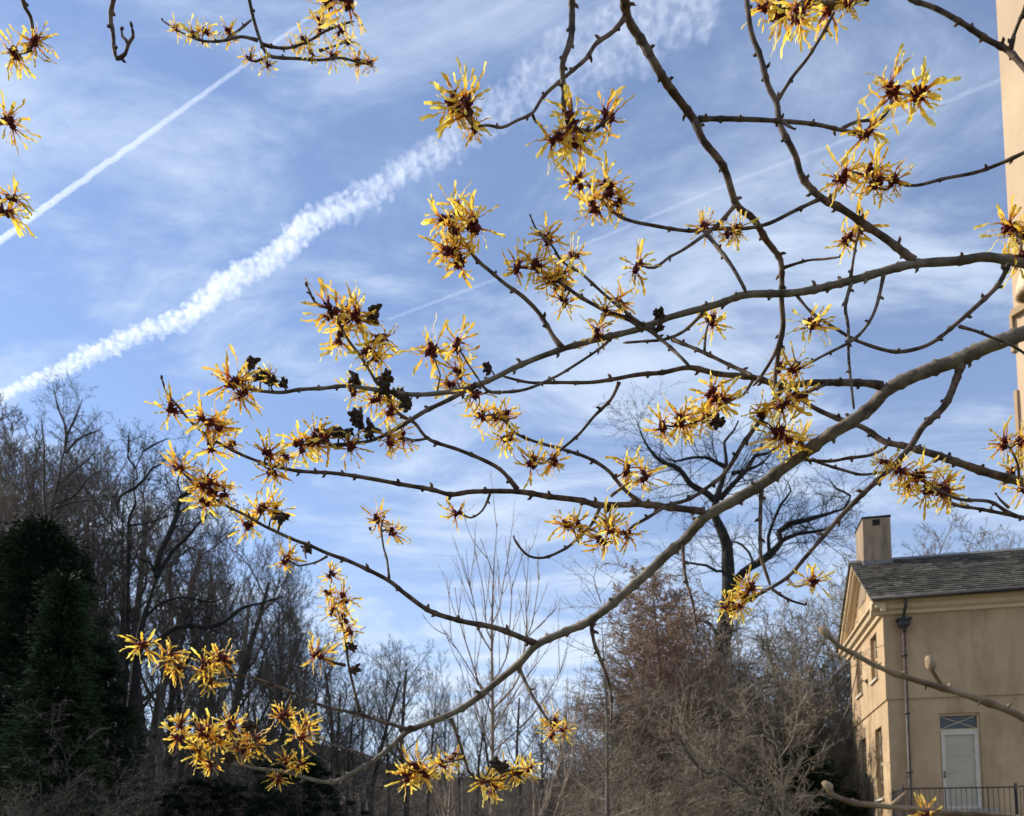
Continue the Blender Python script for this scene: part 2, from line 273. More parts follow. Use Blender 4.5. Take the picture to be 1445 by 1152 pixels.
# ================================================================== THE WITCH HAZEL IN FRONT
# every limb: name, start depth, end depth, list of twigs (w0, w1, [(x,y)...]) ; the first entry is the limb itself
def L2(s):
    a = [float(q) for q in s.replace(',', ' ').split()]; return [(a[i], a[i + 1]) for i in range(0, len(a), 2)]
LIMBS = {
'A': (0.60, 0.80, 'thick grey limb sweeping across the whole picture', [
 (25, 5, L2('1452,468 1396,488 1355,507 1320,519 1278,536 1250,552 1230,574 1202,595 1167,616 1139,637 1105,661 1077,682 1042,703 1011,720 990,734 966,762 945,779 900,821 837,873 799,891 758,910 733,936 699,964 664,992 633,1009 580,1030 570,1037 546,1059 528,1073 504,1087 480,1101 462,1104 435,1099 400,1089 365,1085 333,1078 312,1078')),
 (11, 3.6, L2('994,722 952,717 907,712 848,713 817,706 775,701 730,694 668,694 636,698 609,691 568,684 519,675 471,668 422,665 387,658 353,647 321,632 294,616 269,595 249,571 235,554 228,533')),
 (4, 3, L2('692,696 681,720 664,731 652,724')),
 (7, 4, L2('904,710 879,689 859,665 831,647 796,635 754,623 727,611 713,595 690,585')),
 (7, 4, L2('730,691 723,682 706,663 681,649 647,635 605,620 585,597 568,588 551,571 533,543 512,508 488,475 470,440 451,432 443,425 433,403')),
 (4, 4, L2('605,618 583,622 568,616')),
 (12, 4, L2('1244,545 1223,541 1171,540 1139,541 1105,545 1063,533 1014,528 973,519 935,526 900,529 862,536 831,540 789,540 747,540 709,531')),
 (6, 4, L2('874,539 862,564 838,588 817,613 789,637 768,654')),
 (10, 3.6, L2('755,908 702,887 653,877 608,863 573,839 546,818 497,794 462,781 435,769 415,762 374,743 346,727 314,711 287,692 266,675 246,655')),
 (4, 3, L2('549,816 546,790 541,772 538,744 542,731')),
 (3.4, 3, L2('462,785 445,794 421,799')), (3, 3, L2('432,789 429,773')),
 (6.5, 3, L2('577,1030 539,1018 504,1007 462,998 435,988 400,972 351,955 312,952 278,948 250,938 222,926 205,915')),
 (5, 2.6, L2('508,1005 501,978 492,939 487,901 478,867 466,835 468,818')), (5, 4, L2('487,939 462,933 452,926')),
 (4, 2.6, L2('527,1070 497,1059 469,1051 438,1037')), (4, 3, L2('417,1092 392,1075 371,1061')),
 (6, 4, L2('636,1014 646,1040 657,1075 664,1092 688,1103')),
 (6, 4, L2('733,944 747,974 761,998 775,1019 779,1030')), (3.4, 3, L2('560,1050 563,1060 573,1075')),
 (7, 4, L2('834,874 838,905 848,932 858,960 863,988 862,1026')),
 (6, 4, L2('963,766 967,814 977,849 981,877 984,891')),
 (9, 5, L2('1101,552 1077,588 1049,626 1025,665 997,689 969,706 942,713 925,724 890,745 880,755')),
 (5.5, 4, L2('848,713 834,741 810,765 793,777 768,787 747,785 733,772 725,759')),
 (5, 3.4, L2('862,700 885,684 905,677')),
 (13, 5, L2('1356,509 1355,519 1334,571 1303,602 1285,630 1257,661 1223,692 1191,724 1167,751 1143,779 1112,814 1078,835 1043,853 1026,856')),
 (4.5, 4, L2('1112,818 1123,828 1140,823 1147,818')), (4.5, 3.4, L2('1090,832 1112,846 1137,854')),
 (7, 5, L2('1075,686 1073,727 1073,779 1076,794 1087,826')),
 (6, 4.5, L2('1252,630 1230,642 1195,647 1171,651 1130,648 1115,640')), (5, 4, L2('1145,648 1165,656 1188,663 1216,670 1246,666')),
 (5, 3.6, L2('1171,540 1130,560 1112,580')), (4.5, 4, L2('1063,536 1049,557 1030,566 1005,585 970,600 945,602')),
 ]),
'B': (0.53, 0.60, 'upper limb running left to a tip of dark seed husks', [
 (15, 5, L2('1452,373 1393,363 1355,368 1289,373 1240,385 1202,396 1125,413 1053,416 1014,429 945,448 900,465 855,476 824,484 793,493 754,507 720,522 699,533 664,547 629,554 582,557 530,550 488,545 457,548 422,550 398,554 367,552 339,547')),
 (8, 5, L2('672,543 634,564 599,581 565,602 530,620 499,626 464,628 450,622')),
 (8, 5, L2('793,491 782,477 772,460 758,439 737,418 713,401 692,383 674,368 661,351 650,335 640,315')),
 (7, 5, L2('924,463 907,463 883,449 855,439 820,420 800,406 780,392 755,380 730,377')),
 (5.5, 3.2, L2('907,460 872,432 852,415 817,383 813,382 792,368 779,347 758,326 749,306')),
 (5, 3.4, L2('793,368 802,364 812,361')),
 (5, 4, L2('706,554 741,550 782,533 817,512 848,491 858,482')), (5, 4, L2('706,554 688,552 675,535')),
 (6, 4, L2('994,440 966,467 938,479 907,482 879,484')),
 (6, 5.5, L2('911,462 935,481 956,500 973,517')), (6, 6, L2('949,479 994,498 1029,515 1062,530')), (4, 3.6, L2('994,496 996,470 1001,453')),
 (12, 8, L2('1289,368 1254,340 1223,319 1188,295 1157,278 1132,250 1122,219 1101,177 1096,146 1084,121 1073,80 1060,45 1053,-6')),
 (6, 5, L2('1096,144 1119,108 1139,83 1160,49 1178,16')),
 (6.5, 5, L2('1157,281 1119,299 1084,316 1049,323 1014,323 980,326 959,325 924,319 890,312 869,302 845,278 827,257')),
 (6, 4, L2('1247,388 1237,432 1223,460 1202,481 1160,503 1125,522 1109,530')),
 (9, 4, L2('1424,372 1407,404 1375,435 1351,456 1320,481 1292,493 1257,496 1209,481 1181,465 1146,442 1125,418')),
 (6, 4, L2('1204,392 1193,432 1197,463 1198,512 1205,578')), (5, 3.4, L2('1200,394 1207,350 1212,325 1213,302')),
 (5, 4, L2('1354,461 1379,468 1396,475 1428,488 1450,502')),
 (5, 4, L2('1437,368 1441,345 1432,328')),
 ]),
'C': (0.66, 0.72, 'dark limb passing behind the thick grey limb at the right', [
 (15, 6, L2('1452,683 1396,668 1355,654 1320,642 1278,630 1247,623 1219,604 1188,593 1153,578 1125,560 1112,556')),
 (5, 3, L2('1438,680 1436,655 1425,632')),
 ]),
'D': (0.47, 0.60, 'limb dropping from the top edge through the centre right', [
 (15, 7, L2('880,-8 887,28 908,62 937,112 962,146 981,172 992,198 1021,236 1039,288 1063,309 1080,337 1098,361 1103,377 1103,425 1105,460 1099,495 1094,529 1094,552')),
 (8, 4, L2('881,26 865,45 841,62 827,83 803,104 768,135 751,160 730,170 709,180 688,177 669,180')), (4.5, 4, L2('751,160 756,172 766,178')),
 (8, 5.5, L2('985,168 1032,168 1084,170 1146,175 1188,184 1216,189')), (5, 4, L2('1188,182 1209,172 1244,167 1257,149 1262,132')), (4, 4, L2('1104,172 1113,178 1122,183')),
 (7, 4, L2('1037,290 1014,316 987,337 962,354 945,363 924,378 908,376')), (7, 6, L2('997,330 1014,351 1032,375 1046,399 1053,413')),
 (4.5, 3.6, L2('1106,378 1139,368 1162,366 1185,363')), (7, 5, L2('1104,466 1094,498 1073,533 1062,545')),
 ]),
'T': (0.42, 0.44, 'dark twig hanging from the top edge in front of the paler one', [
 (12, 8, L2('807,-8 806,52 794,90 796,132 796,156 804,181')), (8, 5, L2('804,181 827,186 845,179 858,168')),
 ]),
'K': (0.5, 0.52, 'thin twig coming in from the right edge to a flower cluster', [
 (6.5, 4, L2('1452,212 1421,227 1379,243 1334,252 1292,262 1262,257 1234,246')), (4.5, 3.6, L2('1262,257 1250,268 1228,262')), (4, 3, L2('1240,249 1215,246 1190,240')),
 ]),
'J': (0.46, 0.46, 'bare twig crossing the top right corner with a fork', [
 (9, 7, L2('1452,104 1424,73 1393,56 1358,33 1320,12 1285,0 1276,-6')), (7, 6, L2('1426,72 1431,49 1445,14 1450,-4')),
 ]),
'Y': (0.60, 0.62, 'forked thin twigs coming in from the right edge above the roof', [
 (6.5, 4.5, L2('1452,733 1425,727 1379,718 1348,713 1328,700 1313,689')), (6, 4, L2('1434,729 1420,722 1396,708 1355,705 1330,695 1296,675 1270,662 1250,650')),
 (4, 3, L2('1423,716 1412,706 1406,698')),
 ]),
'P': (0.56, 0.56, 'overhanging twig top right bearing a cluster of flowers', [
 (9, 6, L2('1235,-8 1205,2 1170,5 1140,4 1098,14 1077,10')), (5, 4, L2('1140,4 1128,12 1122,20')),
 ]),
'G': (0.62, 0.62, 'short overhanging twig at the top left corner', [
 (7.5, 5, L2('30,-8 36,12 43,24 47,52 43,71')), (5, 4, L2('43,70 32,74 20,76')),
 ]),
'H': (0.6, 0.6, 'twig entering from the left edge', [
 (6, 4, L2('-20,236 -8,262 0,280 6,305')), (5, 4, L2('-20,180 -5,176 14,173')), (4, 3, L2('2,285 9,281 15,278')),
 ]),
'Q': (0.55, 0.55, 'bare hooked twig with dark buds hanging at the top left', [
 (8, 5, L2('162,-8 156,24 160,52 161,69 165,83 177,76 181,62 188,52 186,38')), (4, 4, L2('181,60 173,52 171,42')),
 ]),
'S': (1.15, 1.2, 'smaller forked twig with many little flowers at the top left', [
 (6.5, 3, L2('350,-8 358,28 368,59 378,78 399,82 420,83 451,85 480,82 505,88 524,92')), (5, 3, L2('369,62 382,66 406,68 434,59 458,45 479,36 500,30')),
 (4.6, 2.6, L2('363,57 340,52 319,57 299,59 278,56 250,43 229,29')), (4, 3, L2('355,28 337,43 319,56')), (4, 3, L2('379,79 361,87 347,83')), (4, 2.5, L2('451,72 470,66 492,58')),
 ]),
'Z': (0.44, 0.44, 'short near twig with one large flower at the top edge', [
 (7, 5, L2('470,-34 480,-18 488,-4')), (4, 3, L2('486,-6 474,-2 462,4')),
 ]),
}
FL = '''21,75,30 50,58,28 14,173,32 8,300,35 17,280,28
641,147,44 659,149,46 669,180,25 784,194,38 806,172,42 813,200,40 858,167,38 815,257,35 857,266,38 838,295,36 872,285,26
629,309,38 645,295,34 669,318,38 633,354,40 647,368,34 640,330,32 773,337,28 810,361,26 730,377,30 758,375,30 789,392,28 900,377,30 772,395,20
1098,17,42 1077,10,30 1125,20,40 1170,7,40 1198,5,28 1140,2,36 1259,128,42 1296,132,42 1223,189,34 1188,250,36 1230,243,38 1237,257,32 1261,255,26
1195,337,30 1216,323,30 994,319,24 1042,323,26 1028,330,20 1424,323,38 1441,335,28 1441,365,30
1004,453,30 1146,458,33 1101,519,26 1122,519,30 1006,557,38 1020,567,32 994,592,26 959,594,34 935,602,28 976,597,26 1073,583,26 1106,571,38 1129,557,34 1098,611,36 1112,620,30 1129,623,28
1247,651,22 1270,665,28 1296,672,32 1313,689,34 1330,692,34 1278,685,24 1337,703,28 1417,626,28 1441,623,26 1428,668,26 1443,692,24
645,488,36 609,495,36 647,526,32 636,543,26 671,557,30 680,587,28 699,588,24 713,587,30 716,618,28 751,654,34 782,651,32 793,390,26 796,425,26 782,402,24 874,427,26 855,439,24 843,472,28 883,665,32 909,672,30 645,725,24 800,741,30 817,741,26 859,741,30 883,755,28 848,762,32 862,750,26
467,439,40 502,446,36 478,477,34 485,442,38 538,477,34 518,495,28 530,503,30 330,541,42 342,557,32 382,531,18 243,576,32 290,595,36 309,604,32 297,632,28 328,626,22 252,661,32 292,682,36 301,690,34 288,708,30 315,696,24 377,642,32 384,668,28 401,644,26 440,621,38 453,620,32 422,630,34 495,630,26 568,616,28 551,623,26 498,553,24 530,564,30 547,567,28 551,581,26 370,718,32 391,720,26 349,741,26 532,732,24 554,751,24
201,910,28 238,929,28 253,943,26 290,938,28 312,929,28 297,960,24 403,790,26 467,811,22 462,837,18 486,844,26 469,863,24 486,873,26 493,891,22 448,925,30 255,1023,22 288,1033,30 253,1040,26 305,1043,28 326,1023,26 278,1061,26 299,1078,24 357,1047,30 401,1010,26 430,1024,26 424,1040,28 403,1078,24 424,1078,20 392,1099,20 340,1057,28
587,1082,30 573,1096,28 598,1092,26 638,1068,24 625,1078,24 695,1113,28 716,1089,28 733,1092,28 747,1085,22 685,1103,24 782,1021,26 796,1031,20 778,1037,22 1026,856,26 1043,856,26 1059,828,28 1050,839,24 1147,820,28
248,40,13 275,50,20 290,45,18 322,45,18 352,80,16 378,92,16 430,57,20 452,38,20 440,75,16 470,80,20 490,60,18 505,88,18 522,90,16 480,45,18 450,28,16 488,-2,46 462,4,30 415,66,14'''
FLOWERS = [tuple(float(q) for q in s.split(',')) for s in FL.split()]
CAPS = [tuple(float(q) for q in s.split(',')) for s in '''356,512,13 367,529,11 384,538,9 401,541,8 526,444,13 502,529,12 547,536,12 578,571,14 560,560,11 502,592,14 478,606,12 523,606,14 492,608,11 455,613,12 401,727,12 692,522,10 930,446,10 931,465,9 1014,597,12 695,1078,11 706,1082,12 497,946,10 497,912,8 319,936,11 351,1023,10 323,1071,10 433,775,9 543,550,11'''.split()]
BUDS = [tuple(float(q) for q in s.split(',')) for s in '''433,404,6 443,424,5 228,535,5 186,38,6 171,42,6 542,730,5 984,891,4 862,1027,4 725,759,3.5 749,306,4 1406,698,3.5 862,1020,4 1137,854,4 229,29,3.5 1122,183,3.5 1185,363,3.5 1213,301,4 843,1018,3.5 523,748,5'''.split()]

rnd = random.Random(11)
# ---- flower meshes: 12 different heads of narrow strap petals round maroon calyces, radius 1
def flower_mesh(seed):
    r_ = random.Random(seed); mb = MB(); k = r_.choice((3, 3, 4, 4))
    for b in range(k):
        a = 2 * math.pi * (b + r_.random() * .6) / k
        c = Vector((math.cos(a), math.sin(a), r_.uniform(-.5, .5))) * 0.13
        ax = (c + Vector((r_.uniform(-.06, .06), r_.uniform(-.06, .06), r_.uniform(-.1, .1)))).normalized()
        mb.ball(c, 0.125, seed + b, 0.35, 7, 5, 1, freq=2.5)
        for q in range(4):      # recurved maroon sepals
            e = ax.orthogonal().normalized(); e.rotate(Quaternion(ax, q * math.pi / 2 + r_.random()))
            d = (ax * .7 + e).normalized(); s_ = d.cross(ax).normalized()
            p0 = c + d * .07; p1 = c + d * .16 + ax * .02; p2 = c + d * .21 - ax * .03
            w_ = .045
            mb.add([p0 - s_ * w_, p0 + s_ * w_, p1 - s_ * w_, p1 + s_ * w_, p2], [(0, 1, 3, 2), (2, 3, 4)], 1)
        npet = r_.choice((6, 7, 8, 8))
        for q in range(npet):
            e = ax.orthogonal().normalized(); e.rotate(Quaternion(ax, 2 * math.pi * (q + r_.uniform(-.3, .3)) / npet))
            d = (ax * r_.uniform(.0, 1.5) + e).normalized()
            L = r_.uniform(.5, .98); n = 9; w_ = r_.uniform(.034, .054)
            p = c + d * .06; s_ = d.cross(e if abs(d.dot(e)) < .95 else ax).normalized(); s_.rotate(Quaternion(d, r_.uniform(0, 3.14)))
            bend = Vector((r_.gauss(0, 1), r_.gauss(0, 1), r_.gauss(0, 1))).normalized() * r_.uniform(.01, .15)
            if r_.random() < .2: bend *= 2.6
            tk = r_.uniform(.55, 1.15)
            tw = r_.uniform(-.35, .35); vs = []; ts = []
            ph = r_.random() * 6
            for i in range(n + 1):
                t = i / n
                ww = w_ * (0.38 + .62 * min(1, t * 2.2)) * (1 if t < .93 else .75) * (1 + .30 * math.sin(ph + i * 2.1))
                nn = d.cross(s_).normalized(); fold = .35 * ww
                kk = nn * (.022 * math.sin(ph + i * 1.9))
                vs += [p - s_ * ww + kk, p + nn * fold + kk, p + s_ * ww + kk]; ts += [t * tk] * 3
                d = (d + bend + Vector((r_.gauss(0, .03), r_.gauss(0, .03), r_.gauss(0, .03)))).normalized()
                s_ = (s_ - d * s_.dot(d)).normalized(); s_.rotate(Quaternion(d, tw)); p = p + d * (L / n)
            fs = []
            for i in range(n):
                o = i * 3; fs += [(o, o + 1, o + 4, o + 3), (o + 1, o + 2, o + 5, o + 4)]
            mb.add(vs, fs, 0, ts)
    return mb.mesh('flower', [M['petal'], M['calyx']], True)
FM = [flower_mesh(100 + i) for i in range(14)]
def capsule_mesh(seed):
    r_ = random.Random(seed); mb = MB()
    for b in range(r_.choice((1, 2, 2))):
        c = Vector((r_.uniform(-.35, .35), r_.uniform(-.35, .35), r_.uniform(-.3, .3)))
        mb.ball(c, .5, seed + b, .4, 9, 7, 0, freq=2)
        for q in range(7):
            d = Vector((r_.gauss(0, 1), r_.gauss(0, 1), r_.gauss(0, 1))).normalized()
            mb.tube([c + d * .4, c + d * .75, c + d * 1.0 + Vector((r_.uniform(-.2, .2), 0, r_.uniform(-.2, .2)))], [.28, .26, .12], 5)
    return mb.mesh('seed_capsule', [M['capsule']], False)
CM = [capsule_mesh(300 + i) for i in range(6)]
bm_ = MB(); bm_.ball(Vector((0, 0, .6)), 1.0, 1, .06, 10, 8, 0, (.62, .62, 1.15)); BUDM = bm_.mesh('bud', [M['capsule']], True)

shrub = empty('witch_hazel', (1.28, 0.85, 0))
tag(shrub, 'witch hazel in bloom, spidery yellow flowers on dark arching branches in front of everything else', 'shrub')
bpy.context.view_layer.update()
off = Vector(shrub.location)
class Line: pass
lines = []; WS = 0.83
def dpx(a, b): return math.hypot(a[0] - b[0], a[1] - b[1])
for key, (d0, d1, lab, tw) in LIMBS.items():
    for i, (w0, w1, P) in enumerate(tw):
        l = Line(); l.key = key; l.main = (i == 0)
        P2 = catmull([Vector((x, y, 0)) for x, y in P], 6.0)
        if i:
            mine = [q for q in lines if q.key == key]
            def near(p): return min(((dpx(p, s), q, j) for q in mine for j, s in enumerate(q.p)), key=lambda z: z[0])
            a, b = near(P2[0]), near(P2[-1])
            if b[0] < a[0]: P2.reverse(); w0, w1 = w1, w0; a = b
            st = a[1].d[a[2]]; ddr = rnd.uniform(-.07, .05) * st
        n = len(P2); l.p = [(q.x, q.y) for q in P2]; l.w = []; l.d = []
        ph = rnd.random() * 9
        for j in range(n):
            u = j / max(1, n - 1)
            l.w.append((w0 + (w1 - w0) * u) * WS * (1 + .10 * noise.noise(Vector((j * .35, ph, 0))) + .09 * noise.noise(Vector((j * .9, ph, 5)))))
            if i == 0: l.d.append(d0 + (d1 - d0) * u + .012 * noise.noise(Vector((j * .06, ph, 3))))
            else: l.d.append(st + ddr * u + .012 * u * noise.noise(Vector((j * .09, ph, 3))))
        if not l.main:  # a collar where a twig leaves its parent
            for j in range(min(3, n)): l.w[j] *= 1.35 - .12 * j
        l.mb = MB(); lines.append(l)
def nearest(x, y):
    best = min(((dpx((x, y), s), q, j) for q in lines for j, s in enumerate(q.p)), key=lambda z: z[0])
    return best
limb_obj = {}; flower_list = []
def wloc(x, y, d): return px(x, y, d) - off
TRUNK = Vector((0, 0, 0))
# route of each limb outside the picture, down to the shrub's foot at the right
def route(l):
    p0 = px(*l.p[0], l.d[0]); p1 = px(*l.p[min(4, len(l.p) - 1)], l.d[0]); x, y = l.p[0]; out = (p0 - p1).normalized()
    if x > 1440: t0 = p0 + out * .22 + Vector((.1, .03, 0)); fork = Vector((1.14, .84, max(.75, min(1.5, p0.z - .5)))); t1 = fork + Vector((-.14, -.04, .32))
    elif y < 5: t0 = p0 + out * .25 + Vector((.06, .03, .35)); fork = Vector((1.18, .85, 1.35)); t1 = fork + Vector((-.30, -.05, 1.05))
    else: t0 = p0 + Vector((-.35, .05, .55)); fork = Vector((1.2, .85, 1.4)); t1 = fork + Vector((-.9, -.1, 2.2))
    foot = Vector((1.28 + rnd.uniform(-.05, .05), .85 + rnd.uniform(-.05, .05), -.03)); t0 += Vector((0, rnd.uniform(0, .08), rnd.uniform(0, .08)))
    jit = [Vector((rnd.gauss(0, .008), rnd.gauss(0, .012), rnd.gauss(0, .008))) for k in range(17)]
    def seen(v):
        c, s_ = math.cos(PITCH), math.sin(PITCH); dz = v.z - EYE; d = v.y * c + dz * s_; b = dz * c - v.y * s_
        return -60 < CX + FPX * v.x / d < 1500 and -60 < YP - FPX * b / d < 1210
    for lift in range(12):          # arch it over the picture rather than across it
        out_ = []; h = Vector((0, 0, .14 * lift)); ta, tb = t0 + (h if x <= 1440 else Vector((.05 * lift, 0, 0))), t1 + (h * 1.5 if x <= 1440 else Vector((0, 0, 0)))
        for k in range(17):
            u = k / 16; b = p0 * (1 - u) ** 3 + ta * 3 * u * (1 - u) ** 2 + tb * 3 * u * u * (1 - u) + fork * u ** 3
            out_.append(b + (jit[k] if 1 < k < 16 else Vector((0, 0, 0))))
        if not any(seen(v) for v in out_[2:]): break
    return out_ + [fork.lerp(foot, .5) + Vector((.02, .02, 0)), foot]
SZ = {}
for (x, y, r) in FLOWERS:
    if r > 44: pass
for l in lines:
    pts = [wloc(*p, d) for p, d in zip(l.p, l.d)]; rad = [w * d / FPX / 2 for w, d in zip(l.w, l.d)]
    # knobby nodes: the twig swells and kinks, with a small bud scar on alternate sides
    nxt = rnd.randint(2, 5); side = 1
    j = nxt
    while j < len(pts) - 2:
        rad[j] *= 1.22; q = pts[j + 1] - pts[j - 1]; q.normalize()
        view = (pts[j] + off - Vector((0, 0, EYE))).normalized()
        sd = q.cross(view).normalized() * side; sd.rotate(Quaternion(q, rnd.uniform(-.9, .9)))
        if l.w[j] < 17 or rnd.random() < .6:
            rr = min(rad[j], 3.6 * l.d[j] / FPX)
            b0 = pts[j] + sd * rad[j] * .5; k = rnd.uniform(.35, 1.6)
            l.mb.tube([b0, b0 + sd * rad[j] * .55 + (sd + q * .7) * rr * .5 * k, b0 + sd * rad[j] * .55 + (sd * 1.0 + q * .9) * rr * k], [rr * .75, rr * .62, rr * .22], 6)
        side = -side; j += rnd.choice((2, 3, 4, 4, 5, 6, 8, 10))
    if l.main:
        ext = catmull([p - off for p in route(l)][::-1], .06)[:-1]; n = len(ext); r0 = rad[0]; rb = max(r0 * 1.6, .009)
        pts = ext + pts; rad = [rb + (r0 - rb) * i / n for i in range(n)] + rad
    if l.w[-1] < 6: rad[-1] *= .55
    l.mb.tube(pts, rad, 10 if max(l.w) > 12 else 7)
def stalk(l, j, x, y, dd, rpx):
    a = wloc(*l.p[j], l.d[j]); b = wloc(x, y, dd)
    if (a - b).length > .002:
        m = (a + b) / 2 + Vector((rnd.uniform(-1, 1), 0, rnd.uniform(-1, 1))) * (a - b).length * .15
        r = rpx * l.d[j] / FPX; l.mb.tube([a, m, b], [r, r * .8, r * .9], 6)
placed = []
for (x, y, r) in FLOWERS:
    _, l, j = nearest(x, y); dd = l.d[j] + rnd.uniform(-.012, .01)
    stalk(l, j, x, y, dd, 1.5 if r > 21 else 1.0); placed.append(('flower', x, y, r, dd, l.key))
for (x, y, r) in CAPS:
    _, l, j = nearest(x, y); dd = l.d[j] + rnd.uniform(-.006, .006); stalk(l, j, x, y, dd, 1.6); placed.append(('seed_capsule', x, y, r, dd, l.key))
for (x, y, r) in BUDS:
    _, l, j = nearest(x, y); placed.append(('bud', x, y, r, l.d[j], l.key))
for l in lines:
    if l.main:
        o = l.mb.build('limb', M['limb'] if l.key in 'AB' else M['twig'], shrub, True); o['label'] = LIMBS[l.key][2]; limb_obj[l.key] = o
    else: l.mb.build('twig', M['twig'], limb_obj[l.key], True)
for kind, x, y, r, dd, key in placed:
    me = rnd.choice(FM) if kind == 'flower' else (rnd.choice(CM) if kind == 'seed_capsule' else BUDM)
    o = link(kind, me, limb_obj[key]); o.location = wloc(x, y, dd)
    o.rotation_euler = (rnd.uniform(-3.1, 3.1), rnd.uniform(-3.1, 3.1), rnd.uniform(-3.1, 3.1))
    s = r * dd / FPX * (1.17 if kind == 'flower' else (1.0 if kind == 'seed_capsule' else .6)); o.scale = (s, s, s)
    if kind == 'bud': o.rotation_euler = (rnd.uniform(-.5, .5), rnd.uniform(-.5, .5), 0)
    if kind == 'flower': o['group'] = 'yellow flowers of the witch hazel'

# ================================================================== THE TWO NEAR TWIGS WITH VELVET BUDS
def near_twig(label, main, depth, sides, buds, foot, w):
    t = empty('budding_branch', foot); tag(t, label, 'branch', 'near branches with velvet buds'); o3 = Vector(foot)
    mb = MB(); P2 = catmull([Vector((x, y, 0)) for x, y in main], 7.0); n = len(P2)
    pts = [px(p.x, p.y, depth) - o3 for p in P2]; rad = [(w[0] + (w[1] - w[0]) * i / n) * depth / FPX / 2 * (1 + .1 * noise.noise(Vector((i * .5, 2, depth)))) for i in range(n)]
    j = 6
    while j < n - 1: rad[j] *= 1.38; rad[j - 1] *= 1.15; rad[j + 1] *= 1.1; j += rnd.choice((7, 9, 12, 14))
    e = px(P2[-1].x, P2[-1].y, depth)
    ext = catmull([e, e + Vector((.08, .0, -.05)), e + Vector((.22, .02, -.3)), Vector(foot) + Vector((0, 0, -.02))], .05)[1:]
    pts += [p - o3 for p in ext]; rad += [rad[-1] * (1 + i / len(ext)) for i in range(len(ext))]
    for j in range(6, n - 2, 5):
        q = (pts[j + 1] - pts[j - 1]).normalized(); sd = q.orthogonal(); sd.rotate(Quaternion(q, rnd.uniform(0, 6.3)))
        mb.tube([pts[j], pts[j] + sd * rad[j] * 1.1, pts[j] + (sd * 1.5 + q * .4) * rad[j]], [rad[j] * .6, rad[j] * .5, rad[j] * .2], 7)
    mb.tube(pts, rad, 10); mb.build('stem', M['smooth_twig'], t, True)
    for (w0, P) in sides:
        m2 = MB(); Q = catmull([Vector((x, y, 0)) for x, y in P], 6.0); m2.tube([px(q.x, q.y, depth) - o3 for q in Q], [w0 * depth / FPX / 2] * len(Q), 8); m2.build('side_twig', M['smooth_twig'], t, True)
    for (x, y, r, ang) in buds:
        m3 = MB(); m3.ball(Vector((0, 0, 0)), r * depth / FPX, 3, .08, 12, 9, 0, (.72, .72, 1.1)); b = m3.build('bud', M['bud'], t, True)
        b.location = px(x, y, depth) - o3; b.rotation_euler = (0, ang, 0)
    return t
near_twig('blurred tan branch tip crossing the house front, with one round velvet bud standing up', L2('1164,893 1184,912 1207,924 1239,941 1285,958 1337,973 1374,985 1426,1004 1450,1018'), .30,
          [(6.5, L2('1330,969 1322,958 1316,948 1313,936'))], [(1164, 892, 9, -.8), (1313, 936, 10, -.2), (1340, 968, 4, .3)], (.42, .36, 0), (6, 10.5))
nt2 = near_twig('blurred tan branch tip low in the corner below the house door', L2('1168,1110 1176,1122 1205,1133 1239,1137 1291,1143 1330,1147 1385,1151 1450,1158'), .31,
          [(6, L2('1257,1137 1268,1128 1279,1119'))], [(1168, 1109, 8, -.8)], (.47, .33, 0), (7, 10.5))
fo = link('flower', FM[3], nt2); fo.location = px(1307, 1150, .31) - Vector((.47, .33, 0)); fo.scale = (.0095,) * 3; fo.rotation_euler = (.3, 1.1, .4)

# ================================================================== GROUND
def gz(x, y):
    k = max(0.0, min(1.0, (y - 62) / 95)); k = k * k * (3 - 2 * k)
    return k * (17 + max(0.0, min(7.0, (-x - 12) * .25)) + 5 * noise.noise(Vector((x * .012, y * .01, 1)))) + .25 * noise.noise(Vector((x * .05, y * .05, 0)))
g = MB(); NX, NY = 90, 80
xs = [-420 + 840 * i / NX for i in range(NX + 1)]; ys = [-60 + 560 * (j / NY) ** 1.6 for j in range(NY + 1)]
g.add([(x, y, gz(x, y) - .02) for y in ys for x in xs], [(j * (NX + 1) + i, j * (NX + 1) + i + 1, (j + 1) * (NX + 1) + i + 1, (j + 1) * (NX + 1) + i) for j in range(NY) for i in range(NX)])
tag(g.build('ground', M['hill'], smooth=True), kind='structure')
lw = MB(); lw.add([(-40, -20, .3), (40, -20, .3), (40, 24, .3), (-40, 24, .3)], [(0, 1, 2, 3)])
lawn = MB(); n_ = 24
lawn.add([(-30 + 60 * i / n_, -15 + 58 * j / n_, gz(-30 + 60 * i / n_, -15 + 58 * j / n_) + .03) for j in range(n_ + 1) for i in range(n_ + 1)], [(j * (n_ + 1) + i, j * (n_ + 1) + i + 1, (j + 1) * (n_ + 1) + i + 1, (j + 1) * (n_ + 1) + i) for j in range(n_) for i in range(n_)])
tag(lawn.build('lawn', M['ground'], smooth=True), kind='structure')

